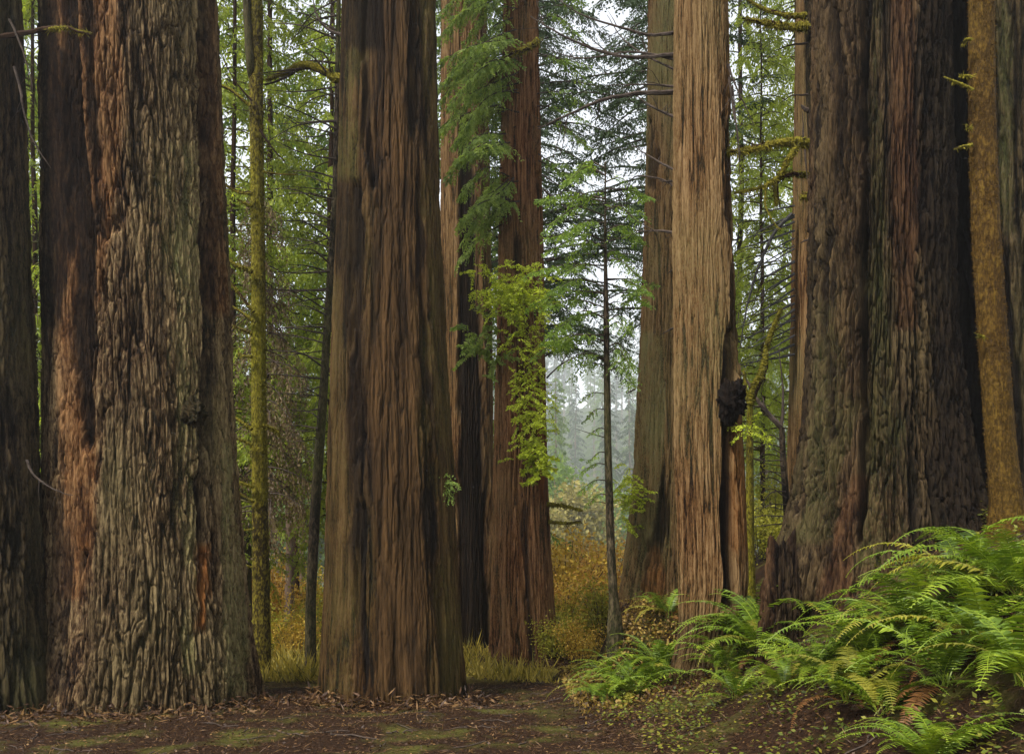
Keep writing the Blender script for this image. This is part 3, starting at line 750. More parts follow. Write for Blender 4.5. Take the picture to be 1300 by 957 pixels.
for (x0, y0, dx, dy) in [(769, 500, -32, 8), (770, 520, -26, 12), (770, 545, -20, 6), (771, 556, -40, -12), (771, 575, -22, 10), (772, 590, -30, 6), (772, 610, -36, 14), (773, 628, -26, 12), (772, 640, -22, -2), (774, 470, 26, 4)]:
    P = smoothpath([pt(x0, y0, 14.4), pt(x0 + dx * .5, y0 + dy * .2 - 3, 14.3), pt(x0 + dx, y0 + dy, 14.2)], 7)
    g = Geo(); g.tube(P, np.linspace(.009, .003, 7), 4, 1)
    if dy > 0: spray(g, P, r, 0, .18, .04, .06, .009, .35, 5, t0=.35)
    part('branch', g, [M_conifer, M_twig], t14)

# hemlock pressed against the right giant with mossy branches
t15 = tree('hemlock_tree', 'reddish dark trunk with mossy branches pressed against the left side of the huge redwood', 'tree',
           [(-40, 1021, 1049), (120, 1024, 1052), (260, 1030, 1060), (420, 1042, 1074), (760, 1060, 1100)], 13.4, 'moss', M_dark, 161, 130, .022,
           lich=.25, flute=.04, wood=.12, char=.5, ampk=2.)
r = R_(9)
branch(t15, [(1032, 184), (1010, 180), (985, 182), (962, 188), (938, 192), (916, 194)], 13.0, .045, r, (M_thin,), n_side=2, lmax=.25, moss=900, dY=[.2, 0, -.1, -.2, -.3, -.3])
branch(t15, [(1012, 186), (1000, 204), (990, 222), (978, 232), (958, 240), (932, 245)], 12.9, .03, r, (M_thin,), n_side=3, moss=420)
branch(t15, [(1034, 224), (1012, 221), (994, 222), (984, 232), (986, 262)], 13.1, .035, r, (M_thin,), n_side=2, moss=260)
branch(t15, [(1034, 242), (1026, 250), (1016, 250)], 13.0, .04, r, (M_thin,), n_side=0, moss=160)
branch(t15, [(1026, 34), (1000, 34), (975, 30), (946, 24)], 13.1, .045, r, (M_thin,), n_side=2, moss=420)
branch(t15, [(1024, 20), (1000, 20), (970, 12), (940, -6)], 13.2, .03, r, (M_thin,), n_side=3, moss=100)
branch(t15, [(1028, 140), (1022, 136), (1020, 132)], 13.1, .04, r, (M_twig,), n_side=0)
branch(t15, [(1036, 298), (1024, 304), (1014, 308)], 13.1, .028, r, (M_twig,), n_side=0)
branch(t15, [(1026, 55), (1004, 56), (980, 64)], 13.2, .016, r, n_side=3)
branch(t15, [(1026, 120), (1004, 122), (990, 130)], 13.2, .014, r, n_side=3)
branch(t15, [(1020, 178), (1020, 160), (1019, 142)], 13.0, .016, r, n_side=0)
branch(t15, [(1022, 190), (1024, 210), (1026, 232)], 13.0, .016, r, n_side=0)
branch(t15, [(972, 240), (972, 262), (984, 285), (992, 292)], 12.9, .01, r, (M_thin,), n_side=2, moss=50)

# ------------------------------------------------------------------ branches of the big trees
r = R_(12)
for p, w in [([(860, 69), (800, 73), (745, 60), (700, 40), (672, 22)], .02), ([(862, 116), (810, 119), (760, 127), (720, 145), (682, 164)], .026), ([(860, 41), (825, 46), (790, 38), (740, 22), (700, -4)], .018),
             ([(860, 150), (828, 136), (805, 120)], .017), ([(862, 110), (820, 108), (770, 110)], .013), ([(860, 90), (820, 70), (790, 48), (770, 18)], .012),
             ([(860, 218), (830, 203), (800, 186)], .015), ([(862, 296), (830, 293), (804, 294)], .017), ([(860, 76), (800, 66), (740, 74), (690, 62)], .013), ([(860, 240), (840, 228), (808, 224), (797, 238), (795, 256)], .01), ([(860, 230), (838, 230)], .018)]:
    branch(t6, p, 12.7, w * 1.35, r, n_side=8, lmax=.7, dY=np.linspace(.1, r.uniform(.3, 1.2), len(p)))
for p, w in [([(924, 82), (932, 104), (944, 130), (958, 160)], .016), ([(926, 98), (930, 130), (936, 165), (941, 196)], .018), ([(930, 108), (934, 150), (938, 200), (940, 235)], .01)]:
    branch(t6, p, 12.5, w, r, n_side=2, lmax=.3)
for p, w in [([(855, 342), (846, 348)], .02), ([(856, 416), (846, 422), (838, 426)], .02), ([(806, 494), (800, 497), (795, 499)], .022)]:
    branch(t5, p, 17.9, w, r, n_side=0)
for p, w in [([(688, 222), (710, 236), (745, 262)], .018), ([(689, 240), (712, 258), (738, 282)], .018), ([(692, 452), (720, 440), (768, 434)], .02), ([(694, 480), (715, 462), (740, 452), (765, 448)], .018)]:
    branch(t4, p, 18.4, w, r, n_side=5, lmax=.5)
# mossed limbs left of the middle redwood
branch(t4, [(684, 52), (664, 64), (645, 72), (630, 96), (612, 118)], 18.1, .05, r, (M_thin,), moss=600, n_side=2)
branch(t4, [(694, 640), (715, 642), (740, 648)], 18.8, .035, r, (M_thin,), moss=260, n_side=2)
branch(t4, [(696, 662), (720, 664), (738, 662)], 18.8, .03, r, (M_thin,), moss=160, n_side=1)
for q in range(46):     # green redwood sprays hanging on the left of the middle redwood
    y0 = r.uniform(-110, 290); x0 = r.uniform(636, 660); ln = r.uniform(45, 105) * (1 if y0 < 210 else .6)
    yy = 18.3 + r.uniform(-.9, .9)
    P = smoothpath([pt(x0, y0, 18.6), pt(x0 - ln * .5, y0 + r.uniform(-5, 22), yy), pt(x0 - ln, y0 + ln * r.uniform(.25, .95), yy)], 10)
    g = Geo(); g.tube(P, np.linspace(.016, .004, 10), 4, 1)
    spray(g, P, r, 0, .42, .038, .085, .014, .55, 8, t0=.12)
    part('branch', g, [M_redwoodleaf, M_twig], t4)
for q in range(12):     # and on its right
    y0 = r.uniform(-60, 330); x0 = 682; ln = r.uniform(30, 70)
    P = smoothpath([pt(x0, y0, 18.8), pt(x0 + ln * .5, y0 + r.uniform(-5, 14), 18.6), pt(x0 + ln, y0 + ln * r.uniform(.15, .6), 18.6 + r.uniform(-.6, .6))], 9)
    g = Geo(); g.tube(P, np.linspace(.013, .004, 9), 4, 1)
    spray(g, P, r, 0, .32, .05, .075, .012, .4, 6, t0=.2)
    part('branch', g, [M_conifer, M_twig], t4)


def sprouts(parent, cx, cy, rx, ry, Y, n, rng, mat, ll=.07, lw=.02, yr=.35):
    g = Geo()
    for q in range(n):
        a, b = rng.normal(size=2) * .5
        c = pt(cx + np.clip(a, -1, 1) * rx, cy + np.clip(b, -1, 1) * ry, Y + rng.uniform(-yr, yr))
        d = nrm(np.array([rng.normal(), rng.normal() * .5 - .3, rng.normal() * .5 - .15]))
        P = smoothpath([c, c + d * .12 + UP * .02, c + d * .26 - UP * .05], 6)
        g.tube(P, .003, 3, 1)
        spray(g, P, rng, 0, .1, .03, ll, lw, .35, 3, t0=0.)
    return part('sprout_foliage', g, [mat, M_twig], parent)


sprouts(t4, 652, 372, 50, 36, 18.0, 170, r, M_sprout, ll=.045, lw=.012)
sprouts(t4, 672, 420, 26, 60, 18.1, 44, r, M_sprout, ll=.045, lw=.012)
sprouts(t4, 674, 512, 22, 70, 18.1, 88, r, M_sprout, ll=.045, lw=.012)
sprouts(t4, 684, 580, 10, 36, 18.1, 34, r, M_sprout)
sprouts(t4, 620, 440, 28, 40, 18.6, 36, r, M_redwoodleaf)
sprouts(t5, 798, 628, 17, 40, 17.8, 46, r, M_sprout, ll=.05, lw=.012)
sprouts(t6, 950, 545, 9, 10, 12.4, 9, r, M_sprout, ll=.04, lw=.01, yr=.1)

# dead grey branches of the slim background redwood
for q in range(24):
    y0 = 262 + q * 8.2 + r.uniform(-5, 5); x0 = 1008; ln = r.uniform(55, 82)
    dy = np.interp(q, [0, 8, 16, 24], [24, 46, 44, 12]) * r.uniform(.6, 1.3)
    branch(t7, [(x0, y0), (x0 - ln * .5, y0 + dy * .5 + r.uniform(-3, 3)), (x0 - ln, y0 + dy)], 19.0, r.uniform(.014, .028), r, (M_greytwig,), dY=[.2, -.3, r.uniform(-1.2, .2)], n_side=2, lmax=.4)
branch(t7, [(1006, 272), (985, 292), (966, 335), (952, 385), (943, 440)], 18.6, .045, r, (M_greytwig,), n_side=2)

# bent snags in the right gap
t16 = tree('dead_snag', 'dark bent dead stem with bare side twigs beside the slim background redwood', 'tree',
           [(540, 989, 996), (580, 990, 998), (640, 994, 1003), (690, 997, 1010), (740, 999, 1014)], 16, 'moss', M_thin, 171, 50, .03, lich=.05, char=.8, ztop=zof(540, 16))
r = R_(14)
branch(t16, [(992, 542), (975, 522), (962, 505), (950, 485), (940, 470)], 16, .05, r, n_side=4, lmax=.4)
branch(t16, [(992, 540), (993, 500), (988, 440)], 16, .03, r, n_side=3)
for q in range(14):
    y0 = 560 + q * 8.; ln = r.uniform(20, 50)
    branch(t16, [(993 + q * .6, y0), (993 - ln * .5, y0 + r.uniform(-14, 4)), (993 - ln, y0 + r.uniform(-6, 22))], 15.8, r.uniform(.008, .016), r, n_side=3, lmax=.35)
t17 = tree('mossy_tree', 'crooked yellow green mossed sapling right of the straight tan redwood', 'tree',
           [(510, 948, 956), (600, 947, 957), (700, 946, 958), (760, 945, 960)], 15, 'moss', M_mossgreen, 181, 50, .03, lich=.9, ztop=zof(510, 15))
branch(t17, [(952, 514), (956, 495), (968, 470), (974, 440), (982, 415), (992, 392)], 15, .05, r, (M_thin,), moss=300, n_side=2)
branch(t17, [(952, 514), (948, 500), (944, 470)], 15, .03, r, (M_thin,), moss=90, n_side=2)

def mosscoat(t, prof, Y, n, rng, mat):
    prof = sorted(prof); q = np.array([p[0] for p in prof], float)
    py = rng.uniform(max(q[0], -20), min(q[-1], 880), n); a = rng.uniform(-np.pi, np.pi, n)
    xl = np.interp(py, q, [p[1] for p in prof]); xr = np.interp(py, q, [p[2] for p in prof])
    R = (xr - xl) / 2 / F * Y; cx = ((xl + xr) / 2 - W0) / F * Y; z = zof(py, Y)
    keep = perlin(np.sin(a) * 1.6, np.cos(a) * 1.6, z * 2.2, 77) > -.12
    P = np.stack([cx + R * np.sin(a), Y - R * np.cos(a), z], 1)[keep]; a = a[keep]; m = len(P)
    o_ = np.stack([np.sin(a), -np.cos(a), 0 * a], 1)
    D = nrm(o_ * .8 + np.array([0, 0, -.5]) + rng.normal(size=(m, 3)) * .5); sd = nrm(np.cross(D, rng.normal(size=(m, 3))))
    g = Geo(); g.leaves(P - o_ * .004, D, sd, rng.uniform(.012, .036, m) * Y / 12, .006 * Y / 12, 0, rng.random(m))
    part('moss', g, [mat], t)


mosscoat(t10, [(-40, 1231, 1261), (150, 1231, 1263), (300, 1235, 1269), (430, 1243, 1278), (560, 1252, 1288), (640, 1258, 1297), (672, 1254, 1304)], 10.4, 9000, R_(61), M_brownmoss)
mosscoat(t11, [(-40, 317, 333), (150, 317, 334), (300, 319, 336), (500, 319, 338), (640, 320, 340)], 16.5, 5000, R_(62), M_moss)

# ------------------------------------------------------------------ rotten stump between fern bank and giant
t18 = tree('rotten_stump', 'dark red rotten stump at the foot of the huge right hand redwood', 'stump',
           [(690, 978, 1006), (720, 974, 1010), (780, 968, 1016), (860, 962, 1020)], 11.4, 'dark', M_dark, 191, 200, .02, lich=.0, wood=.55, char=.6, flute=.12, flare=.1, ztop=zof(696, 11.4), zbot=.2, ampk=1.8, jagtop=.28)

# ------------------------------------------------------------------ mid-distance conifers
tm = [small_trunk_mesh(26, .13, 300 + i, m) for i, m in enumerate((M_thin, M_thin, M_thin))]
tw_thin = [small_trunk_mesh(14, .07, 310 + i, M_thin) for i in range(2)]
hem = [crown_mesh(400, 3.0, 26, 3.4, 125, M_conifer, M_mosstwig, tw=.75, sp=.075, ll=.14, lw=.026, hang=.55, droop=.5),
       crown_mesh(401, 4.0, 26, 3.0, 120, M_yellowcon, M_mosstwig, tw=.8, sp=.08, ll=.14, lw=.026, hang=.9, droop=.55, bare=.12),
       crown_mesh(402, 7.0, 26, 3.4, 85, M_darkcon, M_twig, tw=.6, sp=.1, ll=.11, lw=.018, hang=.3, droop=.35, bare=.1),
       crown_mesh(403, 2.2, 13, 2.2, 110, M_yellowcon, M_mosstwig, tw=.6, sp=.08, ll=.1, lw=.016, hang=.6, droop=.5),
       crown_mesh(405, 9.0, 27, 4.6, 105, M_darkcon, M_twig, tw=.7, sp=.085, ll=.12, lw=.021, hang=.35, droop=.35),
       crown_mesh(404, 3.5, 11, 1.8, 60, M_hangdead, M_twig, tw=.7, sp=.06, ll=.11, lw=.014, hang=1.3, droop=.7, curl=.5)]
lab = 0
mids = [  # px, Y, trunk, crown, scale, label
    (30, 22, 0, 0, 1.0, 'green conifer seen in the narrow gap at the far left'),
    (64, 27, 1, 1, 1.1, 'yellowish conifer behind the narrow gap at the far left'),
    (324, 27, 0, 0, 1.05, 'full green hemlock further back behind the forked mossy trunk'),
    (334, 22, 1, 1, .85, 'yellow green hemlock with drooping boughs close behind the forked mossy trunk'),
    (425, 27, 2, 0, 1.05, 'green hemlock rising behind the thin leaning stem'),
    (585, 30, 0, 0, 1.15, 'green conifer behind the burnt black faced redwood'),
    (672, 31, 2, 4, .95, 'dark lacy conifer against the white sky beside the red barked middle redwood'),
    (674, 36, 2, 2, 1.25, 'dark lacy conifer behind the red barked middle redwood'),
    (838, 32, 2, 4, 1.0, 'dark lacy conifer behind the flared grey brown redwood'),
    (850, 24.5, 2, 4, .95, 'dark lacy conifer close behind the flared grey brown redwood, reaching over the middle gap'),
    (656, 25.5, 2, 4, .95, 'dark lacy conifer close behind the red barked middle redwood'),
    (938, 30, 0, 1, 1.0, 'green hemlock in the right hand gap behind the mossy branches'),
    (1020, 40, 1, 1, 1.2, 'yellow green hemlock behind the slim background redwood'),
]
for i, (px, Y, a, b, s_, lb) in enumerate(mids):
    put('conifer', lb, 'tree', px, Y, tm[a], hem[b], s_, i * 1.3)
put('young_conifer', 'small yellow green conifer low in the left gap by the forked mossy trunk', 'tree', 295, 21, tw_thin[0], hem[3], .8, .5)
put('young_conifer', 'small yellow green conifer low in the right gap behind the dark bent snag', 'tree', 968, 22, tw_thin[1], hem[3], .9, 2.)
put('young_conifer', 'small green conifer low in the gap at the far left edge', 'tree', 55, 19, tw_thin[1], hem[3], .7, 4.)
for i, (px, Y, a, s_, lb) in enumerate([(418, 21, 1, .72, 'bright yellow green hemlock overhanging the thin leaning stem'), (288, 20, 1, .7, 'bright yellow green hemlock beside the right edge of the left giant'),
                                        (1010, 24, 1, .8, 'bright yellow green hemlock hanging behind the mossy branches on the right'),
                                        (44, 18.5, 1, .62, 'bright yellow green hemlock squeezed in the gap at the far left')]):
    put('hemlock_tree', lb, 'tree', px, Y, tm[1], hem[a], s_, 2 + i * 1.1)
t19 = put('dying_conifer', 'brown needled drooping conifer close behind the forked mossy trunk', 'tree', 331, 18.3, tw_thin[0], hem[5], .8, 1.)

# pale slim trunks in the meadow
for q, (px, Y, h, rr0, lb) in enumerate([(368, 24, 9, .13, 'pale brown bare trunk in the yellow meadow, leftmost between the mossy stems'), (376, 25, 6, .09, 'short dark bare pole standing close behind a pale trunk in the meadow'),
                                          (384, 30, 10, .12, 'pale yellow bare trunk in the meadow next to the thin leaning stem')]):
    put('bare_trunk', lb, 'tree', px, Y, small_trunk_mesh(h, rr0, 500 + q, M_far if q != 1 else M_thin), None)

# ------------------------------------------------------------------ the misty far forest
far_tr = [small_trunk_mesh(46, .45, 330 + i, M_far, 8) for i in range(2)]
far_cr = [crown_mesh(420, 5, 46, 5.6, 150, M_conifer, M_twig, tw=1.3, sp=.22, ll=.42, lw=.085, hang=.5, droop=.4, m=5),
          crown_mesh(421, 9, 46, 5.0, 120, M_darkcon, M_twig, tw=1.2, sp=.22, ll=.42, lw=.085, hang=.6, droop=.45, m=5),
          crown_mesh(422, 14, 46, 4.8, 100, M_conifer, M_twig, tw=1.2, sp=.22, ll=.4, lw=.08, hang=.4, droop=.35, m=5)]
r = R_(23)
proto = None
FL = 'tall conifer faded grey by the mist in the far forest wall'
k = 0
for row, (Y, n) in enumerate([(110, 6), (180, 14), (280, 30), (400, 44), (540, 58), (700, 66), (860, 66)]):
    for i in range(n):
        px = -40 + 1380 * (i + r.uniform(.1, .9)) / n
        yy = Y + r.uniform(-6, 6); x = xof(px, yy)
        if 680 < px < 830 and Y < 140 and i % 2: continue
        if proto is None:
            proto = thing('far_conifer', FL, 'tree', (x, yy, 0), 'misty far conifers')
            link('trunk', far_tr[0], proto); link('crown', far_cr[0], proto); tt = proto
        else:
            tt = proto.copy(); COL.objects.link(tt)
            link('trunk', far_tr[k % 2], tt); link('crown', far_cr[int(r.integers(3))], tt)
        tt.location = (x, yy, h1(x, yy) - .2); s_ = r.uniform(*[(.55, .8), (.75, 1.05), (1., 1.4), (1.2, 1.6), (1.3, 1.8), (1.4, 1.9), (1.4, 1.9)][row])
        tt.scale = (s_,) * 3; tt.rotation_euler = (0, 0, r.uniform(0, 6.28)); k += 1


# ------------------------------------------------------------------ autumn shrubs, meadow
def shrub_mesh(seed, mat, R=1., Hh=1.6, n=2600, ll=.075, lw=.022):
    rng = np.random.default_rng(seed); g = Geo()
    ns = 16
    for i in range(ns):
        az = rng.uniform(0, 6.28); rad = R * rng.uniform(.15, .95); hh = Hh * rng.uniform(.6, 1.05) * (1 - .35 * (rad / R)**2)
        e = np.array([math.cos(az) * rad, math.sin(az) * rad, hh])
        P = smoothpath([np.array([math.cos(az) * rad * .15, math.sin(az) * rad * .15, -.1]), e * np.array([.55, .55, .6]), e], 9)
        g.tube(P, np.linspace(.014, .003, 9), 4, 1)
        m_ = n // ns
        u = rng.uniform(.25, 1.05, m_); c = np.stack([np.interp(u, np.linspace(0, 1, 9), P[:, q]) for q in range(3)], 1)
        c = c + rng.normal(size=(m_, 3)) * np.array([.17, .17, .14]) * R
        D = nrm(rng.normal(size=(m_, 3)) + np.array([0, 0, -.2])); sd = nrm(np.cross(D, rng.normal(size=(m_, 3))))
        g.leaves(c, D, sd, ll * rng.uniform(.6, 1.3, m_), lw, 0, np.clip(rng.normal(.5, .22, m_), 0, 1))
    return g.mesh('foliage', [mat, M_twig])


sh = [shrub_mesh(600, M_shrub), shrub_mesh(601, M_shrub_or), shrub_mesh(602, M_shrub_gr)]
shrubs = [(716, 25, 0, 1.75, 'golden yellow shrub beside the foot of the red barked middle redwood'),
          (752, 28, 1, 1.6, 'orange brown shrub in the meadow beside the slender young conifer'),
          (724, 20, 2, .75, 'low yellow green shrub at the front of the meadow in the middle gap'),
          (775, 34, 1, 1.6, 'rusty shrub behind the slender young conifer stem'),
          (735, 36, 0, 2.1, 'tall golden shrub further back in the middle gap'),
          (350, 25, 1, 1.3, 'orange shrub right of the forked mossy trunk'),
          (385, 24, 0, 1.0, 'golden shrub behind the thin leaning stem'),
          (410, 27, 2, 1.2, 'yellow green shrub beside the left edge of the worn brown giant'),
          (362, 33, 0, 1.6, 'tall golden shrub behind the pale bare trunks'),
          (306, 23, 1, .9, 'rusty shrub in the shade beside the left giant'),
          (56, 22, 1, 1.6, 'brown orange shrub low in the gap at the far left'),
          (703, 18.5, 2, .62, 'small yellow green shrub touching the foot of the red barked middle redwood'),
          (738, 18, 0, .55, 'small golden shrub at the front of the middle gap'),
          (764, 20, 2, .8, 'yellow green shrub left of the slender conifer foot'),
          (712, 22, 0, 1.1, 'round golden shrub in the middle of the gap, below the tallest shrubs'),
          (748, 23, 1, 1.1, 'orange shrub just left of the slender conifer, in front of taller ones'),
          (340, 20, 2, .7, 'small yellow green shrub at the foot of the forked mossy trunk'),
          (372, 19.5, 0, .65, 'small golden shrub in front of the pale bare trunks'),
          (404, 21, 2, .8, 'yellow green shrub at the foot of the thin leaning stem'),
          (612, 24, 0, 1., 'golden shrub half hidden between the burnt redwood and the red barked one'),
          (965, 19, 2, .8, 'yellow green shrub at the bottom of the right hand gap'),
          (985, 22, 2, 1.1, 'yellow green shrub behind the dark bent snag')]
for i, (px, Y, a, s_, lb) in enumerate(shrubs):
    x = xof(px, Y); t = thing('autumn_shrub', lb, 'shrub', (x, Y, h1(x, Y) - .05)); t.scale = (s_,) * 3; t.rotation_euler = (0, 0, i * 1.7)
    link('foliage', sh[a], t)
dec_tr = small_trunk_mesh(6, .14, 340, M_far)
dec = [shrub_mesh(610, M_broad, 2.6, 7.5, 4200, .3, .11), shrub_mesh(611, M_conifer, 2.6, 7.5, 4200, .3, .11)]
for (px, Y, a, s_, lb) in [(738, 105, 0, 1.7, 'pale yellow broadleaf tree in the mist of the middle gap'), (704, 120, 1, 2.3, 'misty green broadleaf tree right of the red barked redwood'), (765, 150, 1, 2.2, 'misty green broadleaf tree behind the slender young conifer'),
                           (675, 100, 0, 1.5, 'small yellowish tree half hidden behind the red barked redwood'), (352, 90, 1, 1.8, 'misty green broadleaf tree behind the left meadow'), (398, 95, 1, 1.9, 'misty green broadleaf tree behind the thin leaning stem')]:
    x = xof(px, Y); t = thing('broadleaf_tree', lb, 'tree', (x, Y, h1(x, Y))); t.scale = (s_,) * 3; t.rotation_euler = (0, 0, px)
    link('trunk', dec_tr, t); link('crown', dec[a], t)


def grass():
    rng = np.random.default_rng(70); n = 60000
    y = 15.3 + 32 * rng.random(n)**1.4; x = rng.uniform(-.62, .3, n) * y * 1.0
    ok = (x < .7 + np.clip(y - 20, 0, 40) * .3) & (perlin(x * .6, y * .6, 0 * x, 12) + (y - 16) * .1 > -.1); x, y = x[ok], y[ok]; n = len(x)
    P = np.stack([x, y, H(x, y) - .02], 1)
    D = nrm(np.stack([rng.normal(size=n) * .6, rng.normal(size=n) * .6, np.ones(n)], 1))
    sd = nrm(np.stack([rng.normal(size=n), rng.normal(size=n) * .4, np.zeros(n)], 1))
    g = Geo(); hgt = rng.uniform(.1, .42, n) * (.35 + 1.2 * S(perlin(x * 2.2, y * 2.2, 0 * x, 13) + .45))
    g.leaves(P, D, sd, hgt, .009 + y * .0003, 0, rng.random(n))
    o = link('meadow_grass', g.mesh('meadow_grass', [M_grass])); o['kind'] = 'stuff'; o['label'] = 'yellow meadow grass behind the trunks'; o['category'] = 'grass'


grass()


def herbs():
    rng = np.random.default_rng(71); g = Geo()
    # leafy herbs on the bank
    n = 5200; y = rng.uniform(5.5, 15.5, n); x = rng.uniform(1.0, 6.4, n)
    ok = perlin(x * 1.1, y * 1.1, 0 * x, 15) > -.02; x, y = x[ok], y[ok]; n = len(x)
    for q in range(4):
        P = np.stack([x, y, H(x, y) + rng.uniform(.02, .22, n)], 1) + rng.normal(size=(n, 3)) * np.array([.05, .05, .02])
        D = nrm(np.stack([rng.normal(size=n), rng.normal(size=n), rng.uniform(-.2, .5, n)], 1)); sd = nrm(np.cross(D, UP + rng.normal(size=(n, 3)) * .4))
        g.leaves(P, D, sd, rng.uniform(.025, .06, n), .014, 0, rng.random(n))
    n = 9500; y = rng.normal(14.3, 1.1, n); x = .8 + 2.1 * rng.random(n)**1.5
    P = np.stack([x, y, H(x, y) + rng.uniform(.01, .12, n)], 1); D = nrm(rng.normal(size=(n, 3))); sd = nrm(np.cross(D, rng.normal(size=(n, 3))))
    g.leaves(P, D, sd, rng.uniform(.03, .08, n), .018, 1, rng.random(n))
    o = link('ground_cover', g.mesh('ground_cover', [M_herb, M_bank])); o['kind'] = 'stuff'; o['label'] = 'small leafy herbs covering the fern bank'; o['category'] = 'plants'
    g = Geo(); n = 80000
    y = rng.uniform(4.8, 17, n); x = np.where(rng.random(n) < .55, rng.uniform(.9, 6.6, n), rng.uniform(-6.5, 1.5, n))
    P = np.stack([x, y, H(x, y) + rng.uniform(.002, .02, n)], 1)
    D = nrm(np.stack([rng.normal(size=n), rng.normal(size=n), rng.normal(size=n) * .3], 1)); sd = nrm(np.cross(D, UP + rng.normal(size=(n, 3)) * .5))
    kind = rng.random(n) < .3
    g.leaves(P, D, sd, np.where(kind, rng.uniform(.02, .05, n), rng.uniform(.04, .12, n)), np.where(kind, .011, .003), 0, rng.random(n)**1.3)
    o = link('leaf_litter', g.mesh('leaf_litter', [M_litter])); o['kind'] = 'stuff'; o['label'] = 'brown fallen leaves and needles on the forest floor'; o['category'] = 'leaf litter'


herbs()


def forest_twigs():
    rng = np.random.default_rng(72); g = Geo()
    for _ in range(420):
        y = rng.uniform(5, 17); x = rng.uniform(-6.5, 5.5); az = rng.uniform(0, 6.28); l = rng.uniform(.1, .6)
        q = np.linspace(-.5, .5, 6); xx = x + q * l * math.cos(az); yy = y + q * l * math.sin(az)
        P = np.stack([xx, yy, H(xx, yy) + .008], 1) + rng.normal(size=(6, 3)) * .008
        g.tube(P, rng.uniform(.003, .009), 4, 0)
    o = link('fallen_twigs', g.mesh('fallen_twigs', [M_twig])); o['kind'] = 'stuff'; o['label'] = 'dead twigs scattered over the forest floor'; o['category'] = 'twigs'
    g = Geo(); n = 12000
    base = np.array([(xof(p, Y), Y - R0) for p, Y, R0 in [(190, 13.2, 1.3), (500, 13.6, .95), (-20, 12.2, .9), (885, 12.8, .45), (665, 19, .7), (600, 22, .65)]])
    rad = np.array([1.5, 1.1, 1.0, .6, .9, .9]); i = rng.integers(6, size=n); a = rng.uniform(np.pi, 2 * np.pi, n)
    cen = np.array([(xof(p, Y), Y) for p, Y in [(190, 13.2), (500, 13.6), (-20, 12.2), (885, 12.8), (665, 19), (600, 22)]])[i]
    rr = rad[i] * (.95 + np.abs(rng.normal(size=n)) * .26)
    x = cen[:, 0] + rr * np.cos(a); y = cen[:, 1] + rr * np.sin(a)
    P = np.stack([x, y, H(x, y) + rng.uniform(0, 1, n) * .16 * np.exp(-(rr / rad[i] - .95) / .12)], 1); D = nrm(rng.normal(size=(n, 3)) * np.array([1, 1, .45])); sd = nrm(np.cross(D, rng.normal(size=(n, 3))))
    g.leaves(P, D, sd, rng.uniform(.04, .16, n), rng.uniform(.006, .018, n), 0, rng.random(n)**1.5)
    o = link('bark_litter', g.mesh('bark_litter', [M_litter])); o['kind'] = 'stuff'; o['label'] = 'flakes of shed bark heaped round the feet of the trunks'; o['category'] = 'bark litter'


forest_twigs()


# ------------------------------------------------------------------ sword ferns
def frond_mesh(seed, mat, Lf=.95, arch=1.9, start=1.2, npin=34):
    rng = np.random.default_rng(seed); n = 26
    t = np.linspace(0, 1, n); ang = start - arch * t**1.15
    step = Lf / (n - 1)
    x = np.concatenate([[0], np.cumsum(np.cos(ang[:-1]) * step)]); z = np.concatenate([[0], np.cumsum(np.sin(ang[:-1]) * step)])
    bend = rng.normal() * .12
    pts = np.stack([x, bend * x * x, z], 1)
    g = Geo(); g.tube(pts, np.linspace(.0045, .0015, n), 3, 0, rnd=.75)
    u = np.linspace(.14, .995, npin); tg = nrm(np.gradient(pts, axis=0))
    p = np.stack([np.interp(u, t, pts[:, c]) for c in range(3)], 1); d = nrm(np.stack([np.interp(u, t, tg[:, c]) for c in range(3)], 1))
    prof = np.interp(u, [.14, .25, .45, .75, 1], [.62, .95, 1, .62, .1]) * .115 * Lf
    prof = prof * np.where(rng.random(npin) < .07, rng.uniform(.2, .6, npin), 1.)
    tone = rng.uniform(.05, .5)
    for sg in (1, -1):
        side = np.tile([[0, sg, 0.]], (npin, 1)); nn = nrm(np.cross(d, side)) * sg
        D = nrm(side + d * .28 + nn * rng.uniform(-.06, .22, (npin, 1)) + rng.normal(size=(npin, 3)) * .07)
        w = nrm(np.cross(D, nn)); l = prof * rng.uniform(.85, 1.1, npin); wd = .0108 * Lf * np.clip(l / (.1 * Lf), .4, 1)
        b0 = p; m1 = p + D * (l * .45)[:, None]; tip = p + D * l[:, None] - nn * (l * .22)[:, None] * 1.
        V = np.stack([b0 - w * wd[:, None] * .7, b0 + w * wd[:, None] * .9, m1 + w * wd[:, None], m1 - w * wd[:, None] * .9, tip + w * .0012, tip - w * .0012], 1).reshape(-1, 3)
        i = np.arange(npin)[:, None] * 6
        q = np.concatenate([i + np.array([[0, 1, 2, 3]]), i + np.array([[3, 2, 4, 5]])])
        rn = tone + rng.random(npin) * .4
        g.add(V, q, 0, np.concatenate([rn, rn]))
    return g.mesh('frond', [mat])


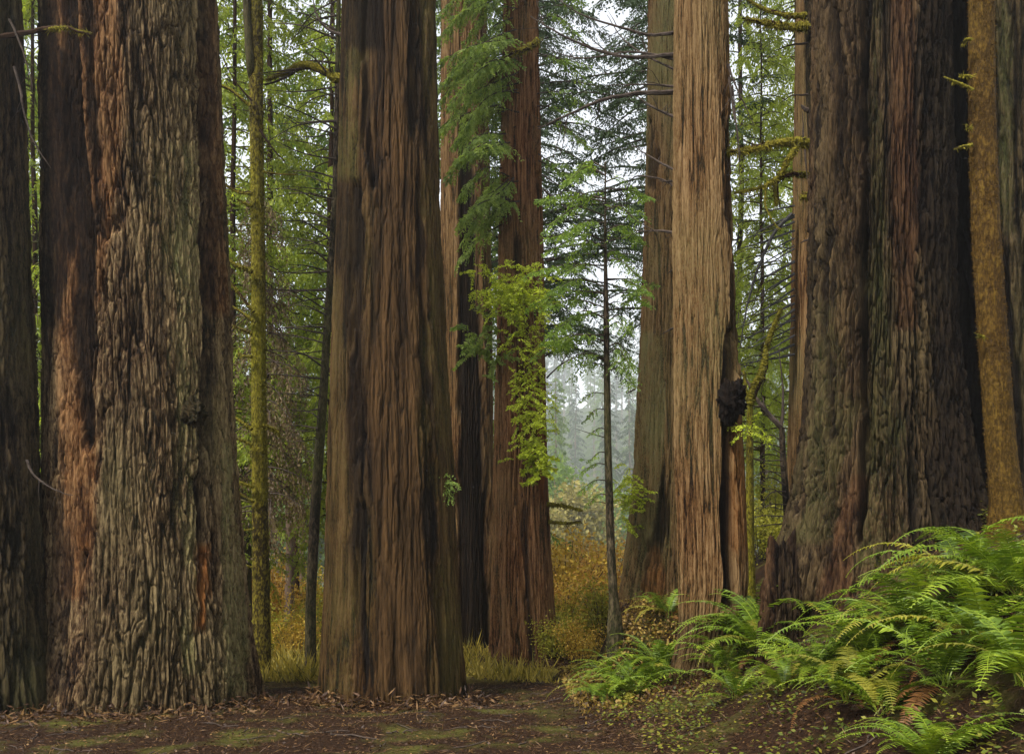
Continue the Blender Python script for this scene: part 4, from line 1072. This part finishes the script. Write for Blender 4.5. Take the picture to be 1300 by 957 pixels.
FR = [frond_mesh(700 + i, M_fern, arch=a, start=s_) for i, (a, s_) in enumerate([(1.7, 1.15), (2.1, 1.25), (1.4, .9), (2.3, 1.35), (1.9, 1.05), (1.2, .7)])]
FY = [frond_mesh(720 + i, M_fernyel, arch=a, start=s_) for i, (a, s_) in enumerate([(1.9, .9), (2.2, 1.1)])]
FB = [frond_mesh(730 + i, M_fernbrown, arch=a, start=s_) for i, (a, s_) in enumerate([(1.9, .45), (1.6, .2)])]
ferns = [  # px of the crown, depth, size, fronds, label
    (1222, 8.7, 1.1, 22, 'bright sword fern highest on the bank under the mossy leaning stem'),
    (1160, 8.6, 1.1, 26, 'large arching sword fern in front of the huge dark redwood'),
    (1295, 7.9, 1.15, 24, 'tall sword fern at the right edge with long arching fronds'),
    (1100, 8.9, .95, 22, 'bright green sword fern in front of the huge redwood, left of the large arching fern'),
    (1040, 9.2, .8, 20, 'pale green sword fern lowest on the bank beside the rotten stump'),
    (1205, 7.3, .9, 20, 'sword fern with brown fronds hanging below the large arching fern'),
    (1300, 6.6, 1.0, 18, 'yellowing sword fern in the bottom right corner'),
    (1120, 7.6, .75, 18, 'low yellow green sword fern at the bottom of the bank'),
    (968, 11.6, 1.1, 28, 'sword fern right of the foot of the straight tan redwood'),
    (925, 11.9, .85, 22, 'sword fern leaning against the right side of the straight tan redwood foot'),
    (835, 13.5, .85, 24, 'sword fern left of the foot of the straight tan redwood'),
    (790, 13.4, .8, 22, 'sword fern at the left end of the bank under the slender conifer'),
    (850, 14.3, .75, 16, 'small sword fern in front of the flared grey brown redwood'),
    (935, 10.4, .6, 16, 'small dark sword fern low in front of the rotten stump'),
    (978, 12.2, 1.1, 24, 'light green sword fern behind the rotten stump by the bent snag'),
    (950, 12.4, 1.2, 24, 'sword fern growing in the gap behind the straight tan redwood'),
    (1262, 8.3, 1.0, 22, 'sword fern with spreading fronds beside the mossy leaning stem'),
    (1075, 8.2, .8, 20, 'yellow green sword fern on the lower bank beneath the bright green fern'),
    (815, 12.9, .75, 20, 'low sword fern drooping from the left slope of the bank'),
    (1240, 7.6, .95, 20, 'sword fern in the middle of the bank under the spreading fronds'),
    (1180, 6.3, .7, 18, 'sword fern low on the near slope in the bottom right'),
    (770, 12.6, .7, 20, 'sword fern at the leftmost foot of the bank beside the meadow'),
    (778, 14.2, .6, 18, 'small sword fern right at the base of the slender young conifer'),
    (803, 12.7, .7, 20, 'sword fern low on the left slope, between two larger clumps'),
    (995, 9.6, .7, 18, 'small sword fern at the left foot of the fern bank'),
]
for i, (px, Y, s_, nf, lb) in enumerate(ferns):
    rng = R_(900 + i); x = xof(px, Y)
    t = thing('sword_fern', lb, 'fern', (x, Y, h1(x, Y) - .02), 'sword ferns on the bank')
    for q in range(nf):
        rr0 = rng.random()
        yl = .35 if 'yellowing' in lb or 'yellow green' in lb else .12
        me = FB[q % 2] if rr0 > (.72 if 'brown' in lb else .92) else FY[q % 2] if rr0 < yl else FR[int(rng.integers(6))]
        o = link('frond', me, t)
        o.rotation_euler = (rng.normal() * .12, rng.normal() * .16, q / nf * 6.283 * 1.0 + rng.normal() * .25)
        o.scale = (s_ * (.8 if me in FB else 1.18) * rng.uniform(.7, 1.2),) * 3
        o.location = (rng.normal() * .03, rng.normal() * .03, 0)

# ------------------------------------------------------------------ the mist
HZD = .0009
m, t, o = nt('mist')
v = N(t, 'ShaderNodeVolumePrincipled'); v.inputs['Density'].default_value = HZD
v.inputs['Color'].default_value = (.97, .98, .99, 1); v.inputs['Anisotropy'].default_value = .6
L(t, v.outputs[0], o.inputs['Volume'])
g = Geo(); a, b = np.array([-760., -25., -3.]), np.array([760., 1000., 250.])
V = np.array([[(a, b)[i][0], (a, b)[j][1], (a, b)[k_][2]] for i in (0, 1) for j in (0, 1) for k_ in (0, 1)])
g.add(V, np.array([[0, 1, 3, 2], [4, 6, 7, 5], [0, 4, 5, 1], [2, 3, 7, 6], [0, 2, 6, 4], [1, 5, 7, 3]]))
hz = link('haze', g.mesh('haze', [m])); hz['kind'] = 'stuff'; hz['label'] = 'pale morning mist hanging in the forest'; hz['category'] = 'mist'

# ------------------------------------------------------------------ light, sky, camera
SUN_EL, SUN_AZ = 54., 222.      # azimuth clockwise from +Y: on the left, a little behind the camera
w = bpy.data.worlds.new('World'); sc.world = w; w.use_nodes = True
t = w.node_tree; t.nodes.clear()
sky = N(t, 'ShaderNodeTexSky', sky_type='NISHITA', sun_disc=False); sky.sun_elevation = math.radians(SUN_EL); sky.sun_rotation = math.radians(SUN_AZ)
sky.dust_density = .2; sky.air_density = 1.
hs = N(t, 'ShaderNodeHueSaturation'); hs.inputs['Saturation'].default_value = .22
L(t, sky.outputs[0], hs.inputs['Color'])
bg = N(t, 'ShaderNodeBackground'); bg.inputs['Strength'].default_value = .15; L(t, hs.outputs[0], bg.inputs['Color'])
ow = N(t, 'ShaderNodeOutputWorld'); L(t, bg.outputs[0], ow.inputs[0])
ld = bpy.data.lights.new('sun', 'SUN'); ld.energy = 3.2; ld.angle = math.radians(10); ld.color = (1, .95, .88)
lo = bpy.data.objects.new('sun', ld); COL.objects.link(lo)
az, el = math.radians(SUN_AZ), math.radians(SUN_EL)
dirv = Vector((math.sin(az) * math.cos(el), math.cos(az) * math.cos(el), math.sin(el)))
lo.rotation_euler = dirv.to_track_quat('Z', 'Y').to_euler(); lo.location = (0, -5, 30)

cd = bpy.data.cameras.new('camera'); cd.sensor_width = 36.; cd.sensor_fit = 'HORIZONTAL'; cd.lens = F / 1300 * 36
cd.shift_y = (HZ - 957 / 2) / 1300; cd.clip_start = .1; cd.clip_end = 5000
co = bpy.data.objects.new('camera', cd); COL.objects.link(co); co.location = (0, 0, EYE); co.rotation_euler = (math.pi / 2, 0, 0)
sc.camera = co
sc.view_settings.view_transform = 'Standard'; sc.view_settings.look = 'None'; sc.view_settings.gamma = 1.; sc.view_settings.use_curve_mapping = False
sc.view_settings.exposure = 1.35
sc.render.engine = 'CYCLES'
cy = sc.cycles
cy.max_bounces = 6; cy.diffuse_bounces = 3; cy.glossy_bounces = 2; cy.transmission_bounces = 4; cy.volume_bounces = 2; cy.transparent_max_bounces = 4
cy.use_denoising = True
try: cy.denoiser = 'OPENIMAGEDENOISE'
except Exception: pass
cy.sample_clamp_indirect = 6.
